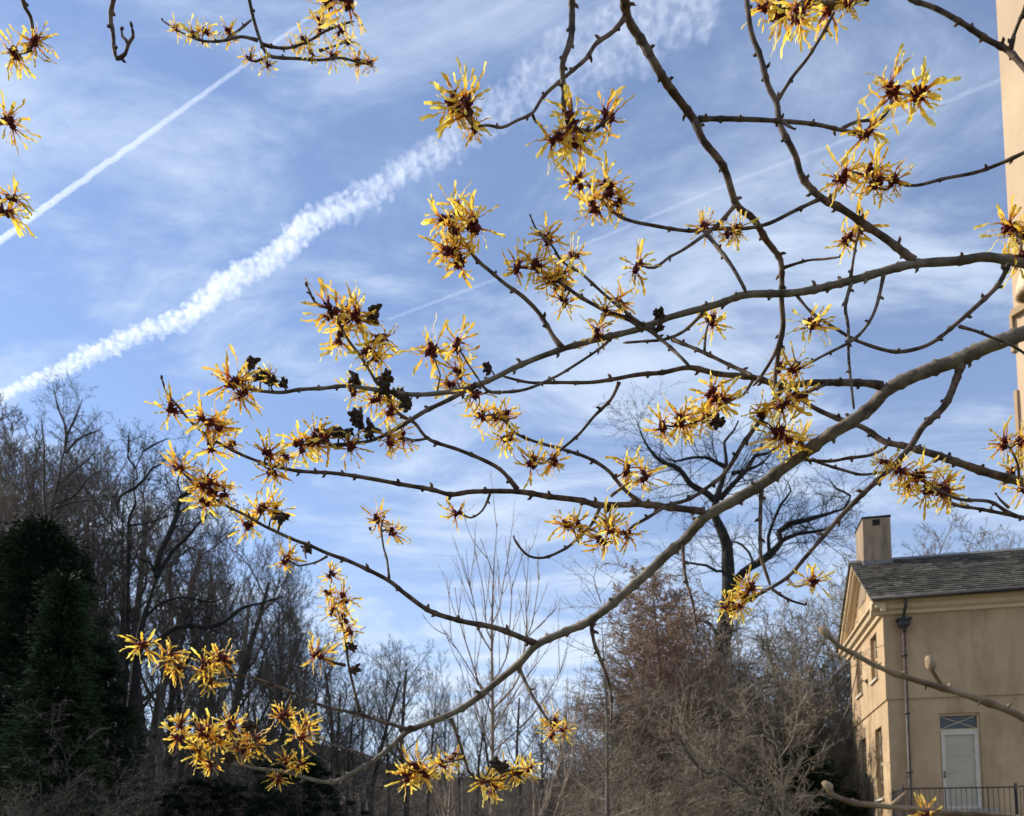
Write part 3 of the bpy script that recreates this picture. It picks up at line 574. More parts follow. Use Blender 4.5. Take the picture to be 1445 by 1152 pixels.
# ================================================================== THE HOUSE AT THE RIGHT
house = empty('stucco_house', (10.70, 23.0, 0), math.atan2(-.225, .974)); house.scale = (1, 1, 1.016)
tag(house, 'tan stucco house with grey slate gable roof and a chimney at its left end', 'house')
HL, HV, ZE, ZR = 9.5, 5.2, 8.6, 10.62; VR = HV / 2
def wall_sheet(mb, u0, u1, z0, z1, holes, plane, axis, depth, sgn):
    """sheet with rectangular openings and their reveals; axis 0: plane x=const, spans y,z; axis 1: plane y=const, spans x,z"""
    U = sorted({u0, u1, *[h[0] for h in holes], *[h[1] for h in holes]}); Z = sorted({z0, z1, *[h[2] for h in holes], *[h[3] for h in holes]})
    def P(u, z, d=0): return (plane + d, u, z) if axis == 0 else (u, plane + d, z)
    for i in range(len(U) - 1):
        for j in range(len(Z) - 1):
            um, zm = (U[i] + U[i + 1]) / 2, (Z[j] + Z[j + 1]) / 2
            if any(h[0] < um < h[1] and h[2] < zm < h[3] for h in holes): continue
            mb.add([P(U[i], Z[j]), P(U[i + 1], Z[j]), P(U[i + 1], Z[j + 1]), P(U[i], Z[j + 1])], [(0, 1, 2, 3)])
    for (a, b, c, d) in holes:
        q = [(a, c), (b, c), (b, d), (a, d)]
        for i in range(4):
            (ua, za), (ub, zb) = q[i], q[(i + 1) % 4]
            mb.add([P(ua, za), P(ub, zb), P(ub, zb, depth * sgn), P(ua, za, depth * sgn)], [(0, 1, 2, 3)])
ZB = 6.0
wm = MB()
W_up = [(.95, 1.85, 6.85, 8.2), (3.3, 4.2, 6.85, 8.2)]; W_lo = [(.95, 1.85, 3.3, 5.4), (3.3, 4.2, 3.3, 5.4)]
DOOR = (1.36, 2.42, 2.9, 5.55)
wall_sheet(wm, 0, HV, ZB, ZE, W_up, 0, 0, .22, 1); wall_sheet(wm, .04, HV - .04, -.3, ZB, W_lo, .04, 0, .22, 1)
wall_sheet(wm, 0, HL, ZB, ZE, [], 0, 1, .2, 1); wall_sheet(wm, .04, HL, -.3, ZB, [DOOR, (5.4, 6.4, 3.3, 5.4)], .04, 1, .2, 1)
wm.add([(0, 0, ZB), (.04, .04, ZB), (HL, .04, ZB), (HL, 0, ZB), (0, HV, ZB), (.04, HV, ZB)], [(0, 1, 2, 3), (0, 4, 5, 1)])
wm.add([(0, 0, ZE), (0, HV, ZE), (0, VR, ZR)], [(0, 1, 2)]); wm.add([(HL, 0, ZE), (HL, HV, ZE), (HL, VR, ZR), (HL, 0, -.3), (HL, HV, -.3)], [(0, 1, 2), (0, 3, 4, 1)])
wm.add([(0, HV, -.3), (HL, HV, -.3), (HL, HV, ZE), (0, HV, ZE)], [(0, 1, 2, 3)])
wm.build('wall', M['stucco'], house)
cm = MB()   # moulded cornice: front eave, return on the gable and the two rakes
prof = [(0.0, 8.40), (-.08, 8.42), (-.10, 8.50), (-.20, 8.56), (-.24, 8.66), (-.36, 8.72), (-.38, 8.80), (0.0, 8.80)]
cm.prism([(y, z) for y, z in prof], 0, -.34, HL + .2)
profs = [(0.0, 8.40), (-.08, 8.42), (-.10, 8.50), (-.20, 8.56), (-.24, 8.66), (-.32, 8.70), (-.32, 8.76), (0.0, 8.79)]
cm.prism([(x, z) for x, z in profs], 1, .003, HV + .3)
sl_ = (ZR + .28 - 8.80) / (VR + .38)
for sg in (1, -1):
    def yy(v): return v if sg == 1 else HV - v
    for (dx, lo, hi) in ((-.33, -.02, -.15), (-.25, -.153, -.26), (-.12, -.263, -.36)):
        a, b = (-.38, VR); za = 8.80
        poly = [(yy(a), za + lo), (yy(b), za + (b - a) * sl_ + lo), (yy(b), za + (b - a) * sl_ + hi), (yy(a), za + hi)]
        if sg == -1: poly.reverse()
        cm.prism(poly, 0, dx, -.002)
cm.build('cornice', M['trim'], house)
rm = MB(); rr = random.Random(5)     # slate courses
SL = math.hypot(VR + .46, (VR + .46) * sl_); dv = Vector((0, 1, sl_)).normalized(); nv_ = Vector((0, -sl_, 1)).normalized()
o0 = Vector((0, -.46, 8.80 - .08 * sl_ + .01)); ncourse = 21; ch = SL / ncourse
for side in (1, -1):
    for k in range(ncourse):
        x = -.42 - rr.random() * .2
        while x < HL + .2:
            wv = rr.uniform(.15, .27) if side == 1 else 1.5
            a = max(x, -.40); b = min(x + wv - .008, HL + .2)
            if b > a:
                th = rr.uniform(.034, .05); lo = k * ch - rr.uniform(0, .018); hi = (k + 1.35) * ch if k < ncourse - 1 else SL
                vs = []
                for (xx, s_, h) in ((a, lo, .004), (b, lo, .004), (b, hi, -.008), (a, hi, -.008), (a, lo, th + .01), (b, lo, th + .01), (b, hi, .004), (a, hi, .004)):
                    p = o0 + dv * s_ + nv_ * h; vs.append((xx, p.y if side == 1 else HV - p.y, p.z))
                rm.add(vs, [(0, 3, 2, 1), (4, 5, 6, 7), (0, 1, 5, 4), (1, 2, 6, 5), (2, 3, 7, 6), (3, 0, 4, 7)], 0, min(1, max(.02, rr.gauss(.45, .2) + (.25 if rr.random() < .1 else 0))))
            x += wv
roof = rm.build('roof', M['slate'], house)
rc = MB(); zt = 8.80 - .08 * sl_ + (VR + .46) * sl_
rc.prism([(VR - .16, zt - .05), (VR, zt + .075), (VR + .16, zt - .05), (VR, zt + .03)], 0, -.41, HL + .2); rc.build('ridge_cap', M['lead'], roof)
gt = MB(); gt.tube([Vector((-.4, -.52, 8.77)), Vector((HL + .2, -.52, 8.80))], [.062, .062], 10); gt.build('gutter', M['metal'], house, True)
ch_ = MB(); cz = 12.15
for (a, b, c, d) in ((-.02, .80, 2.2, 2.32), (-.02, .80, 3.28, 3.4), (-.02, .10, 2.32, 3.28), (.68, .80, 2.32, 3.28)):
    ch_.box((a, c, 9.6), (b, d, cz - .0))
chim = ch_.build('chimney', mat('weathered_chimney_stucco', (0.31, 0.225, 0.14), (0.12, 0.092, 0.066), 1.9, 0.9, .3, 30, stretch=(2.2, 2.2, .5), lo=.45, hi=.75), house)
c2 = MB(); c2.box((-.04, 2.18, cz + .003), (.82, 3.42, cz + .06)); c2.build('cap', M['soot'], chim)
c3 = MB(); c3.box((.27, 2.188, cz - .24), (.49, 2.26, cz - .05)); c3.build('flue_opening', M['soot'], chim)
c4 = MB(); zf = o0.z + (2.2 + .46) * sl_; c4.box((-.05, 2.16, zf - .12), (.83, 3.44, zf + .16)); c4.build('flashing', M['lead'], chim)
def window(axis, plane, u0, u1, z0, z1, muntin=True):
    """sash window set back in its opening"""
    f = MB(); gl = MB(); s = MB(); d = plane + .12
    def bx(mb, ua, ub, za, zb, da, db):
        if axis == 0: mb.box((da, ua, za), (db, ub, zb))
        else: mb.box((ua, da, za), (ub, db, zb))
    t = .07
    bx(f, u0, u0 + t, z0, z1, d, d + .08); bx(f, u1 - t, u1, z0, z1, d, d + .08); bx(f, u0 + t, u1 - t, z0, z0 + t, d, d + .08); bx(f, u0 + t, u1 - t, z1 - t, z1, d, d + .08)
    zm = (z0 + z1) / 2; bx(f, u0 + t, u1 - t, zm - .03, zm + .03, d + .01, d + .07)
    um = (u0 + u1) / 2; bx(f, um - .012, um + .012, z0 + t, zm - .03, d + .03, d + .06); bx(f, um - .012, um + .012, zm + .03, z1 - t, d + .03, d + .06)
    for zz in ((z0 + zm) / 2, (zm + z1) / 2):
        bx(f, u0 + t, um - .012, zz - .012, zz + .012, d + .03, d + .06); bx(f, um + .012, u1 - t, zz - .012, zz + .012, d + .03, d + .06)
    win = f.build('window', M['trim'], house)
    bx(gl, u0 + t, u1 - t, z0 + t, z1 - t, d + .045, d + .05); gl.build('pane', M['glass'], win)
    bx(s, u0 - .05, u1 + .05, z0 - .07, z0 - .003, plane - .07, plane + .11); s.build('sill', M['white'], win)
for h in W_up: window(0, 0, *h)
for h in W_lo: window(0, .04, *h)
window(1, .04, 5.4, 6.4, 3.3, 5.4)
d0, d1, dz0, dz1 = DOOR
df = MB()   # door surround, storm door frame
y0 = .13
df.box((d0, y0, dz0), (d0 + .05, y0 + .1, dz1)); df.box((d1 - .05, y0, dz0), (d1, y0 + .1, dz1)); df.box((d0 + .05, y0, dz1 - .06), (d1 - .05, y0 + .1, dz1)); df.box((d0 + .05, y0, 5.06), (d1 - .05, y0 + .1, 5.12))
drs = df.build('door_surround', M['trim'], house)
sd = MB(); a, b = d0 + .053, d1 - .053
for bx_ in (((a, .10, dz0), (a + .10, .17, 5.055)), ((b - .10, .10, dz0), (b, .17, 5.055)), ((a + .10, .10, 4.95), (b - .10, .17, 5.055)), ((a + .10, .10, dz0), (b - .10, .17, dz0 + .08))): sd.box(*bx_)
door = sd.build('door', M['white'], house)
pn = MB(); pn.box((a + .10, .14, dz0 + .08), (b - .10, .16, 4.95))
for zz in (3.55, 3.9, 4.35): pn.box((a + .13, .132, zz), (b - .13, .139, zz + .012))
pn.build('panel', M['panel'], door)
hn = MB(); hn.tube([Vector((a + .05, .06, 3.75)), Vector((a + .05, .06, 3.95))], [.014, .014], 8); hn.box((a + .03, .06, 3.78), (a + .07, .098, 3.81)); hn.box((a + .03, .06, 3.89), (a + .07, .098, 3.92)); hn.build('handle', M['metal'], door)
tg = MB(); tg.box((d0 + .05, .20, 5.12), (d1 - .05, .205, dz1 - .06)); trn = tg.build('transom_window', M['glass'], house)
tm = MB(); ta, tb, tz0, tz1 = d0 + .05, d1 - .05, 5.12, dz1 - .06
for (p, q) in (((ta, tz0), (tb, tz1)), ((ta, tz1), (tb, tz0))): tm.tube([Vector((p[0], .19 if p[1] == tz0 else .186, p[1])), Vector((q[0], .19 if p[1] == tz0 else .186, q[1]))], [.012, .012], 6)
tm.build('muntins', M['trim'], trn)
dp = MB(); ux = .52
dp.tube([Vector((ux, -.5, 8.70)), Vector((ux, -.42, 8.52)), Vector((ux, -.16, 8.36)), Vector((ux, -.14, 8.24))], [.045] * 4, 8)
dp.tube([Vector((ux, -.07, 7.92)), Vector((ux, -.07, 2.5)), Vector((ux, -.07, 0.05))], [.045] * 3, 8)
for zz in (7.2, 5.55, 3.9): dp.box((ux - .07, -.125, zz), (ux + .07, -.02, zz + .05))
dsp = dp.build('downspout', M['pipe'], house, True)
lh = MB(); ring = [(8.26, .19, .14), (8.20, .19, .14), (8.18, .15, .11), (8.06, .15, .11), (7.97, .06, .06), (7.88, .05, .05)]; vs = []
for (z, a, b) in ring: vs += [(ux - a, -.13 - b, z), (ux + a, -.13 - b, z), (ux + a, -.13 + b, z), (ux - a, -.13 + b, z)]
lh.add(vs, [(i * 4 + j, i * 4 + (j + 1) % 4, (i + 1) * 4 + (j + 1) % 4, (i + 1) * 4 + j) for i in range(5) for j in range(4)] + [(0, 3, 2, 1)]); lh.build('leader_head', M['metal'], dsp)
tl = MB(); tl.box((-.05, 2.42, 6.98), (-.001, 2.54, 7.1)); tl.tube([Vector((-.05, 2.48, 7.04)), Vector((-.2, 2.48, 7.08)), Vector((-.2, 2.48, 7.0))], [.02, .02, .05], 8); tl.build('wall_lamp', M['pipe'], house)
# terrace and its iron railing
tr_ = MB(); tr_.box((-.02, -1.42, 0), (3.1, .0, 2.45)); tr_.box((1.2, -.45, 2.453), (2.6, .038, 2.88)); tr_.box((3.1, -3.2, 0), (4.6, -.1, 2.45)); terr = tr_.build('terrace', M['stone'], house)
def railing(name, pts, label):
    mb = MB(); bal = MB()
    zt, zb = 3.42, 2.56
    for (p, q) in zip(pts[:-1], pts[1:]):
        p, q = Vector(p), Vector(q); L = (q - p).length
        for z, r in ((zt, .020), (zb, .014)): mb.tube([Vector((p.x, p.y, z)), Vector((q.x, q.y, z))], [r, r], 6)
        k = int(L / .125)
        for i in range(k + 1):
            c = p.lerp(q, i / k); bal.tube([Vector((c.x, c.y, 2.45 if i % 8 == 0 else zb)), Vector((c.x, c.y, zt))], [.016 if i % 8 == 0 else .009] * 2, 5)
    for p in pts: mb.tube([Vector((p[0], p[1], 2.45)), Vector((p[0], p[1], zt + .1))], [.024, .02], 8)
    rl = mb.build(name, M['metal'], None); rl.location = house.location; rl.rotation_euler = house.rotation_euler
    bal.build('balusters', M['metal'], rl); tag(rl, label, 'railing')
railing('iron_railing', [(.05, -.1, 0), (.05, -1.35, 0), (2.72, -1.35, 0)], 'black iron railing of thin upright bars in front of the white framed house door')
railing('iron_railing', [(2.75, -1.38, 0), (3.25, -3.1, 0)], 'denser black iron railing at the right edge, running toward the camera from the corner post')

# ================================================================== SUNLIT WALL AT THE RIGHT EDGE
nb = empty('tall_building', (5.0, 7.68, 0), math.atan2(-.914, .406))
tag(nb, 'tall sunlit peach stucco building corner at the right edge of the picture', 'building')
q = MB(); q.box((0, 0, 0), (7.0, 4.0, 13.5)); bw = q.build('wall', stucco('peach_stucco', (0.58, 0.42, 0.265), (0.63, 0.465, 0.30), (0.44, 0.31, 0.20)), nb)
q = MB(); q.box((.03, -.035, 0), (.30, -.002, 5.85)); q.box((.0, -.05, 6.95), (.5, -.002, 7.02)); q.box((-.035, -.02, 5.4), (-.002, .25, 6.2)); q.box((-.03, -.03, 6.6), (-.002, .25, 7.0)); q.build('corner_moulding', M['stucco'], nb)
q = MB(); n = 14; vs = []
for i, (r, z) in enumerate([(.03, 7.32), (.06, 7.28), (.11, 7.18), (.14, 7.06), (.15, 6.98), (.12, 6.97)]):
    vs += [(.285 + r * math.cos(2 * math.pi * j / n), -.14 + r * math.sin(2 * math.pi * j / n), z) for j in range(n)]
q.add(vs, [(i * n + j, i * n + (j + 1) % n, (i + 1) * n + (j + 1) % n, (i + 1) * n + j) for i in range(5) for j in range(n)])
q.tube([Vector((.285, -.002, 7.4)), Vector((.285, -.09, 7.42)), Vector((.285, -.14, 7.3))], [.02] * 3, 8); q.build('wall_lamp', M['trim'], nb, True)

# ================================================================== TREES
def rot_about(d, ang, az):
    e = d.orthogonal().normalized(); e.rotate(Quaternion(d, az)); return (d * math.cos(ang) + e * math.sin(ang)).normalized()
def grow(mbs, p, d, L, r, lv, S, rn, az=0.0):
    st = S[lv]; seg = st['seg']; pts = [p.copy()]; dd = d.copy(); rad = [r]; te = st.get('tip', .35); wg = st['wig']; up = st['up']
    for i in range(seg):
        dd = Vector((dd.x + rn.gauss(0, wg), dd.y + rn.gauss(0, wg), dd.z + rn.gauss(0, wg) + up)).normalized()
        p = p + dd * (L / seg); pts.append(p); rad.append(r * (1 - (1 - te) * (i + 1) / seg))
    mbs[0 if lv == 0 else 1].tube(pts, rad, st.get('n', 3), 0, False)
    if lv + 1 >= len(S): return
    c = S[lv + 1]; k = c['num']; k = max(1, int(k * rn.uniform(.75, 1.25)))
    for q in range(k):
        t = c['t0'] + (1 - c['t0']) * (q + rn.random()) / k; f = t * seg; i = min(int(f), seg - 1); u = f - i
        pp = pts[i].lerp(pts[i + 1], u); dr = (pts[i + 1] - pts[i]).normalized(); az += 2.4 + rn.uniform(-.5, .5)
        cd = rot_about(dr, rn.uniform(*c['ang']), az)
        cl = c['len'] * L * (1 - c.get('shr', .5) * t) * rn.uniform(.7, 1.2)
        grow(mbs, pp, cd, cl, max(c.get('rmin', .004), (rad[i] * (1 - u) + rad[i + 1] * u) * c['rr']), lv + 1, S, rn, az)
ST = {
 'oak': [dict(seg=9, wig=.06, up=.05, n=8, tip=.3), dict(num=13, t0=.3, ang=(.5, 1.1), len=.5, shr=.5, seg=8, wig=.17, up=.09, n=5, rr=.42, tip=.25),
         dict(num=9, t0=.2, ang=(.4, 1.0), len=.5, seg=6, wig=.2, up=.06, rr=.45), dict(num=8, t0=.15, ang=(.4, 1.0), len=.5, seg=4, wig=.22, up=.05, rr=.5, rmin=.011), dict(num=6, t0=.15, ang=(.4, .9), len=.55, seg=2, wig=.2, up=.04, rr=.6, rmin=.0085)],
 'tall': [dict(seg=9, wig=.035, up=.06, n=8, tip=.18), dict(num=16, t0=.36, ang=(.35, .8), len=.42, shr=.45, seg=7, wig=.1, up=.14, n=5, rr=.42, tip=.25),
         dict(num=8, t0=.2, ang=(.35, .8), len=.5, seg=5, wig=.13, up=.12, rr=.45), dict(num=7, t0=.15, ang=(.3, .8), len=.5, seg=3, wig=.15, up=.1, rr=.5, rmin=.011), dict(num=6, t0=.15, ang=(.3, .7), len=.55, seg=2, wig=.15, up=.1, rr=.6, rmin=.0085)],
 'cone': [dict(seg=9, wig=.015, up=.05, n=7, tip=.1), dict(num=110, t0=.08, ang=(.9, 1.4), len=.36, shr=.74, seg=5, wig=.07, up=.08, n=4, rr=.22, tip=.3),
         dict(num=13, t0=.12, ang=(.5, 1.2), len=.36, seg=3, wig=.2, up=.05, rr=.5, rmin=.014), dict(num=10, t0=.1, ang=(.5, 1.2), len=.6, seg=2, wig=.25, up=-.03, rr=.6, rmin=.017)],
 'bush': [dict(seg=3, wig=.1, up=.05, n=6, tip=.8), dict(num=10, t0=.1, ang=(.15, .85), len=2.3, shr=.1, seg=8, wig=.13, up=.07, n=5, rr=.5, tip=.2),
         dict(num=11, t0=.1, ang=(.4, 1.0), len=.42, seg=5, wig=.2, up=.04, rr=.5), dict(num=9, t0=.1, ang=(.4, 1.1), len=.5, seg=4, wig=.25, up=.02, rr=.5, rmin=.010), dict(num=7, t0=.15, ang=(.4, 1.1), len=.5, seg=2, wig=.25, up=0, rr=.6, rmin=.009)],
}
def tree_meshes(style, seed, H, r):
    rn = random.Random(seed); mbs = [MB(), MB()]; hh = H * {'oak': .72, 'tall': .8, 'cone': .96, 'bush': .30}[style]
    grow(mbs, Vector((0, 0, -.1)), Vector((rn.uniform(-.05, .05), rn.uniform(-.05, .05), 1)).normalized(), hh, r, 0, ST[style], rn)
    top = max(v[2] for v in mbs[1].v)
    return [(b.mesh(n, [M['dark_bark']], True)) for b, n in zip(mbs, ('trunk', 'crown'))], top
TM = {}
for st, seeds, r in (('oak', (1, 2, 3), .27), ('tall', (4, 5, 6, 7), .21), ('cone', (8,), .17), ('bush', (9, 10, 12), .09)):
    TM[st] = [tree_meshes(st, s, 20.0 if st in ('oak', 'tall') else 14.0 if st == 'cone' else 9.0, r) for s in seeds]
def recolor(me, m): me = me.copy(); me.materials.clear(); me.materials.append(m); return me
VAR = {}
def variant(st, i, bark, tw):
    k = (st, i, bark, tw)
    if k not in VAR:
        (a, b), top = TM[st][i]; VAR[k] = (recolor(a, M[bark]), recolor(b, M[tw]), top)
    return VAR[k]
NAME = {'oak': 'bare_tree', 'tall': 'bare_tree', 'cone': 'bare_conifer', 'bush': 'bare_shrub'}
def place(st, i, x, ytop, d, bark, tw, label, cat='tree', group=None, rn=random.Random(3), wide=1.0):
    a, b, top = variant(st, i % len(TM[st]), bark, tw); X = xat(x, d, .75 * zat(ytop, d))
    z0 = gz(X, d); H = zat(ytop, d) - z0; s = H / top
    e = empty(NAME[st], (X, d, z0), rn.uniform(0, 6.28)); e.scale = (s * wide, s * wide, s); tag(e, label, cat, group)
    link('trunk', a, e); link('crown', b, e); return e
rn = random.Random(21)
def interp(tab, x):
    for (a, b), (c, d) in zip(tab[:-1], tab[1:]):
        if a <= x <= c: return b + (d - b) * (x - a) / (c - a)
    return tab[0][1] if x < tab[0][0] else tab[-1][1]
TOP = [(-80, 560), (20, 560), (60, 570), (150, 590), (230, 610), (300, 690), (360, 740), (420, 790), (470, 850), (520, 900), (560, 900), (620, 925), (700, 950), (790, 985)]
# ---- the wood at the left, one tree after another
xq = -70; i = 0
while xq < 520:
    d = rn.choice((45, 50, 58, 68, 80)) + rn.uniform(-4, 4); 
    place(rn.choice(('tall', 'tall', 'oak')), i, xq, interp(TOP, xq) + rn.uniform(0, 85), d, rn.choice(('dark_bark', 'grey_bark', 'grey_bark')), 'dark_twigs', 'bare grey-brown tree standing in the dense dark wood at the left', group='bare trees of the wood at the left', rn=rn)
    xq += rn.uniform(10, 18); i += 1
for (x, yt, d) in ((30, 560, 44), (300, 668, 47), (410, 765, 50)):
    place('tall', i, x, yt, d, 'dark_bark', 'dark_twigs', 'bare grey-brown tree standing in the dense dark wood at the left', group='bare trees of the wood at the left', rn=rn); i += 1
# ---- smaller trees in the gap
for (x, yt, d) in ((528, 905, 70), (552, 893, 74), (580, 897, 72), (603, 915, 78), (628, 930, 75), (650, 945, 84), (672, 925, 80), (712, 965, 85), (735, 950, 88), (765, 940, 86), (790, 965, 90), (815, 985, 92)):
    place(rn.choice(('oak', 'tall')), i, x, yt, d, 'dark_bark', 'dark_twigs', 'smaller bare tree in the gap between the left wood and the brown trees', group='bare trees in the gap low in the middle', rn=rn); i += 1
# ---- behind and beside the house
for (x, yt, d) in ((1185, 752, 44), (1150, 800, 42), (1215, 790, 50)):
    place('oak', i, x, yt, d, 'dark_bark', 'grey_twigs', 'bare spreading tree rising just left of the house gable', group='bare trees left of the house gable', rn=rn); i += 1
place('oak', 0, 1293, 722, 56, 'dark_bark', 'grey_twigs', 'bare round-crowned tree rising above the slate roof just right of the chimney', rn=rn)
for (x, yt, d) in ((1345, 752, 60), (1395, 775, 62), (1440, 772, 64)):
    place('oak', i, x, yt, d, 'grey_bark', 'grey_twigs', 'top of a smaller bare tree peeping over the slate roof ridge at the right', group='small tree tops over the roof ridge', rn=rn); i += 1
place('cone', 0, 942, 800, 34, 'grey_bark', 'red_twigs', 'tall rounded cone-shaped bare tree with fine russet brown twigs right of the gap', rn=rn, wide=1.4)
place('cone', 0, 985, 842, 37, 'grey_bark', 'red_twigs', 'reddish brown cone-shaped bare tree partly hidden behind the old tree trunk', rn=rn, wide=1.1)
place('cone', 0, 888, 868, 31, 'grey_bark', 'red_twigs', 'lower reddish brown cone-shaped bare tree at the left of the taller one', rn=rn, wide=1.4)
for (x, yt, d, w_) in ((905, 960, 27, 1.3), (960, 940, 30, 1.2), (1000, 900, 33, 1.2), (1045, 880, 36, 1.2), (1090, 850, 34, 1.1), (1135, 870, 31, 1.1), (1175, 850, 36, 1.1), (1070, 960, 32, 1.2), (1130, 960, 34, 1.2), (1180, 930, 35, 1.1), (1020, 1000, 25, 1.3), (880, 1030, 24, 1.4), (950, 1030, 23, 1.4), (1110, 905, 38, 1.1), (870, 985, 36, 1.3), (915, 930, 37, 1.2), (985, 960, 37, 1.2), (1060, 915, 40, 1.2), (1155, 1000, 33, 1.2), (1040, 1040, 22, 1.3), (910, 1080, 21, 1.4), (1150, 820, 39, 1.0), (900, 900, 40, 1.3), (950, 880, 42, 1.3), (1000, 860, 43, 1.3), (1050, 850, 44, 1.2), (1100, 800, 45, 1.1), (1010, 930, 30, 1.2), (1120, 1000, 32, 1.3), (975, 1010, 28, 1.3), (1080, 880, 30, 1.2), (1185, 980, 36, 1.1), (860, 1010, 38, 1.3), (840, 1040, 33, 1.3)):
    place('bush', i, x, yt, d, 'grey_bark', 'grey_twigs', 'grey-brown bare shrub in the tangled thicket left of the house', 'shrub', 'bare shrubs of the thicket left of the house', rn, w_); i += 1
for (x, yt, d, w_) in ((600, 1085, 34, 1.5), (740, 1090, 30, 1.5), (810, 1075, 33, 1.6), (680, 1100, 36, 1.5)):
    place('bush', i, x, yt, d, 'grey_bark', 'grey_twigs', 'low twiggy bare shrub along the bottom edge in the middle', 'shrub', 'low bare shrubs along the bottom edge', rn, w_); i += 1
xq = -60
while xq < 545:      # understorey of the left wood
    d = rn.uniform(44, 66)
    place('bush', i, xq, interp([(-60, 930), (200, 960), (400, 985), (545, 1030)], xq) + rn.uniform(-30, 70), d, 'dark_bark', 'dark_twigs', 'bare understorey shrub between the trunks of the left wood', 'shrub', 'understorey shrubs of the left wood', rn, 1.5); i += 1
    xq += rn.uniform(38, 60)
place('bush', 1, 40, 985, 19, 'dark_bark', 'dark_bark', 'low purplish brown bare shrub in the lower left corner before the evergreens', 'shrub', None, rn, 1.35)
place('bush', 2, 110, 1080, 18, 'dark_bark', 'dark_bark', 'lowest brown twiggy shrub just right of the lower left corner shrub', 'shrub', None, rn, 1.3)

# ---- trees whose limbs are followed one by one
def traced(name, label, d, polys, bark, tw, S, seed, base_x, lean=1.4, cat='tree', WT=.85):
    rn = random.Random(seed); X = (base_x - CX) / FPX * d; foot = Vector((X, d, gz(X, d)))
    e = empty(name, foot); tag(e, label, cat); mbs = [MB(), MB()]; done = []
    for k, (w0, w1, P, dens) in enumerate(polys):
        P2 = catmull([Vector((x, y, 0)) for x, y in P], 9.0 if d > 20 else 12.0); off0 = 0.0
        if k:
            off0 = min(((q[0] - P2[0]).length, q[1]) for q in done)[1]
        sl = rn.uniform(-1, 1) * lean if k else 0.0; n = len(P2); pts = []; rad = []
        for j, q in enumerate(P2):
            u = j / max(1, n - 1); dd = d + off0 + sl * u; done.append((q.copy(), off0 + sl * u))
            pts.append(px(q.x, q.y, dd) - foot); rad.append(max(.012 if d > 20 else .005, (w0 + (w1 - w0) * u) * dd / FPX / 2 * WT * (1 if u < .7 else 1 - (u - .7) * 2.2) * (1 + .12 * noise.noise(Vector((j * .4, k, seed))))))
        if k == 0: pts = [Vector((pts[0].x * .3, pts[0].y * .3, -.1))] + pts; rad = [rad[0] * 1.25] + rad
        mbs[0 if k == 0 else 1].tube(pts, rad, 8 if w0 > 5 else 5, 0, False)
        az = rn.random() * 6; L = sum((b - a).length for a, b in zip(pts[:-1], pts[1:]))
        for q in range(int(dens * L * 3.0)):
            j = rn.randint(1, len(pts) - 2) if len(pts) > 2 else 0
            dr = (pts[j + 1] - pts[j]).normalized(); az += 2.4
            grow(mbs, pts[j].copy(), rot_about(dr, rn.uniform(*S[0]['ang']), az), S[0]['L'] * rn.uniform(.5, 1.2), max(.008, min(.03, rad[j] * .3)), 1, [None] + S, rn, az)
    mbs[0].build('trunk', M[bark], e, True); mbs[1].build('crown', M[tw], e, True); return e
SF = [dict(L=1.7, ang=(.5, 1.2), seg=5, wig=.2, up=.03, rr=.5, num=1, t0=0, len=1), dict(num=6, t0=.15, ang=(.4, 1.1), len=.55, seg=4, wig=.24, up=.03, rr=.55, rmin=.009), dict(num=5, t0=.15, ang=(.4, 1.1), len=.5, seg=2, wig=.25, up=.02, rr=.6, rmin=.007)]
SO = [dict(SF[0], L=2.6, seg=6), dict(SF[1], num=8), dict(SF[2], num=6)]
traced('old_tree', 'big old tree with crooked dark trunk and twisting upper limbs, right of the middle', 40, [
 (24, 5, L2('979,1136 986,1075 991,1014 1009,946 1018,916 1024,876 1028,837 1027,795 1025,767 1014,740 1008,723 1013,698 1019,679 1025,657 1023,635 1022,624 1036,607 1042,594'), .35),
 (7, 2, L2('1011,709 997,696 975,684 958,662 933,651 917,635 906,615 897,590'), 1.3), (6, 3, L2('1016,704 1036,682 1052,665 1066,643 1083,640 1100,628'), 1.3), (4, 2, L2('1033,669 1058,662 1075,654 1090,638'), 1.2),
 (4, 2, L2('1027,662 1014,654 997,646 975,646 953,651 935,643'), 1.3), (9, 3, L2('1033,840 1041,817 1058,801 1075,792 1088,781 1102,765 1099,751 1113,740 1138,734 1166,726 1191,718 1215,708'), 1.0),
 (5, 2, L2('1100,765 1124,754 1163,748 1180,735'), 1.2), (4, 2, L2('1086,784 1084,759 1091,737 1102,712 1116,693 1108,676'), 1.2), (3, 2, L2('1022,806 1011,806 997,798 975,795 953,787'), 1.2),
 (4, 2, L2('1012,898 1003,882 982,873 957,876 940,888'), 1.0), (3, 1.5, L2('1047,812 1062,792 1048,770 1030,764 1010,768'), .9), (3, 1.5, L2('1191,718 1200,700 1180,690 1170,675'), 1.2)], 'black_bark', 'black_bark', SO, 5, 975, WT=1.45)
traced('old_tree', 'crooked dark old tree in the left wood, a long limb curving right behind the flowers', 38, [
 (18, 7, L2('171,1140 180,1057 188,982 199,889 212,844 221,814'), .1),
 (9, 4, L2('221,814 224,784 239,754 250,725 253,705 259,699 276,688 290,675 300,660'), 1.0), (6, 3, L2('222,814 242,780 265,757 284,735 300,722'), 1.0), (4, 2.5, L2('220,812 212,795 194,787 192,778'), .8),
 (7, 3, L2('222,905 250,885 295,885 317,877 340,859 370,851 400,842'), .9), (4, 2, L2('250,725 270,715 292,720 310,740'), 1.0), (4, 2, L2('206,870 230,850 262,843 300,850 330,835'), .9), (3, 1.5, L2('258,700 250,680 262,655 262,640'), 1.2)], 'black_bark', 'black_bark', SF, 6, 171, WT=1.1)
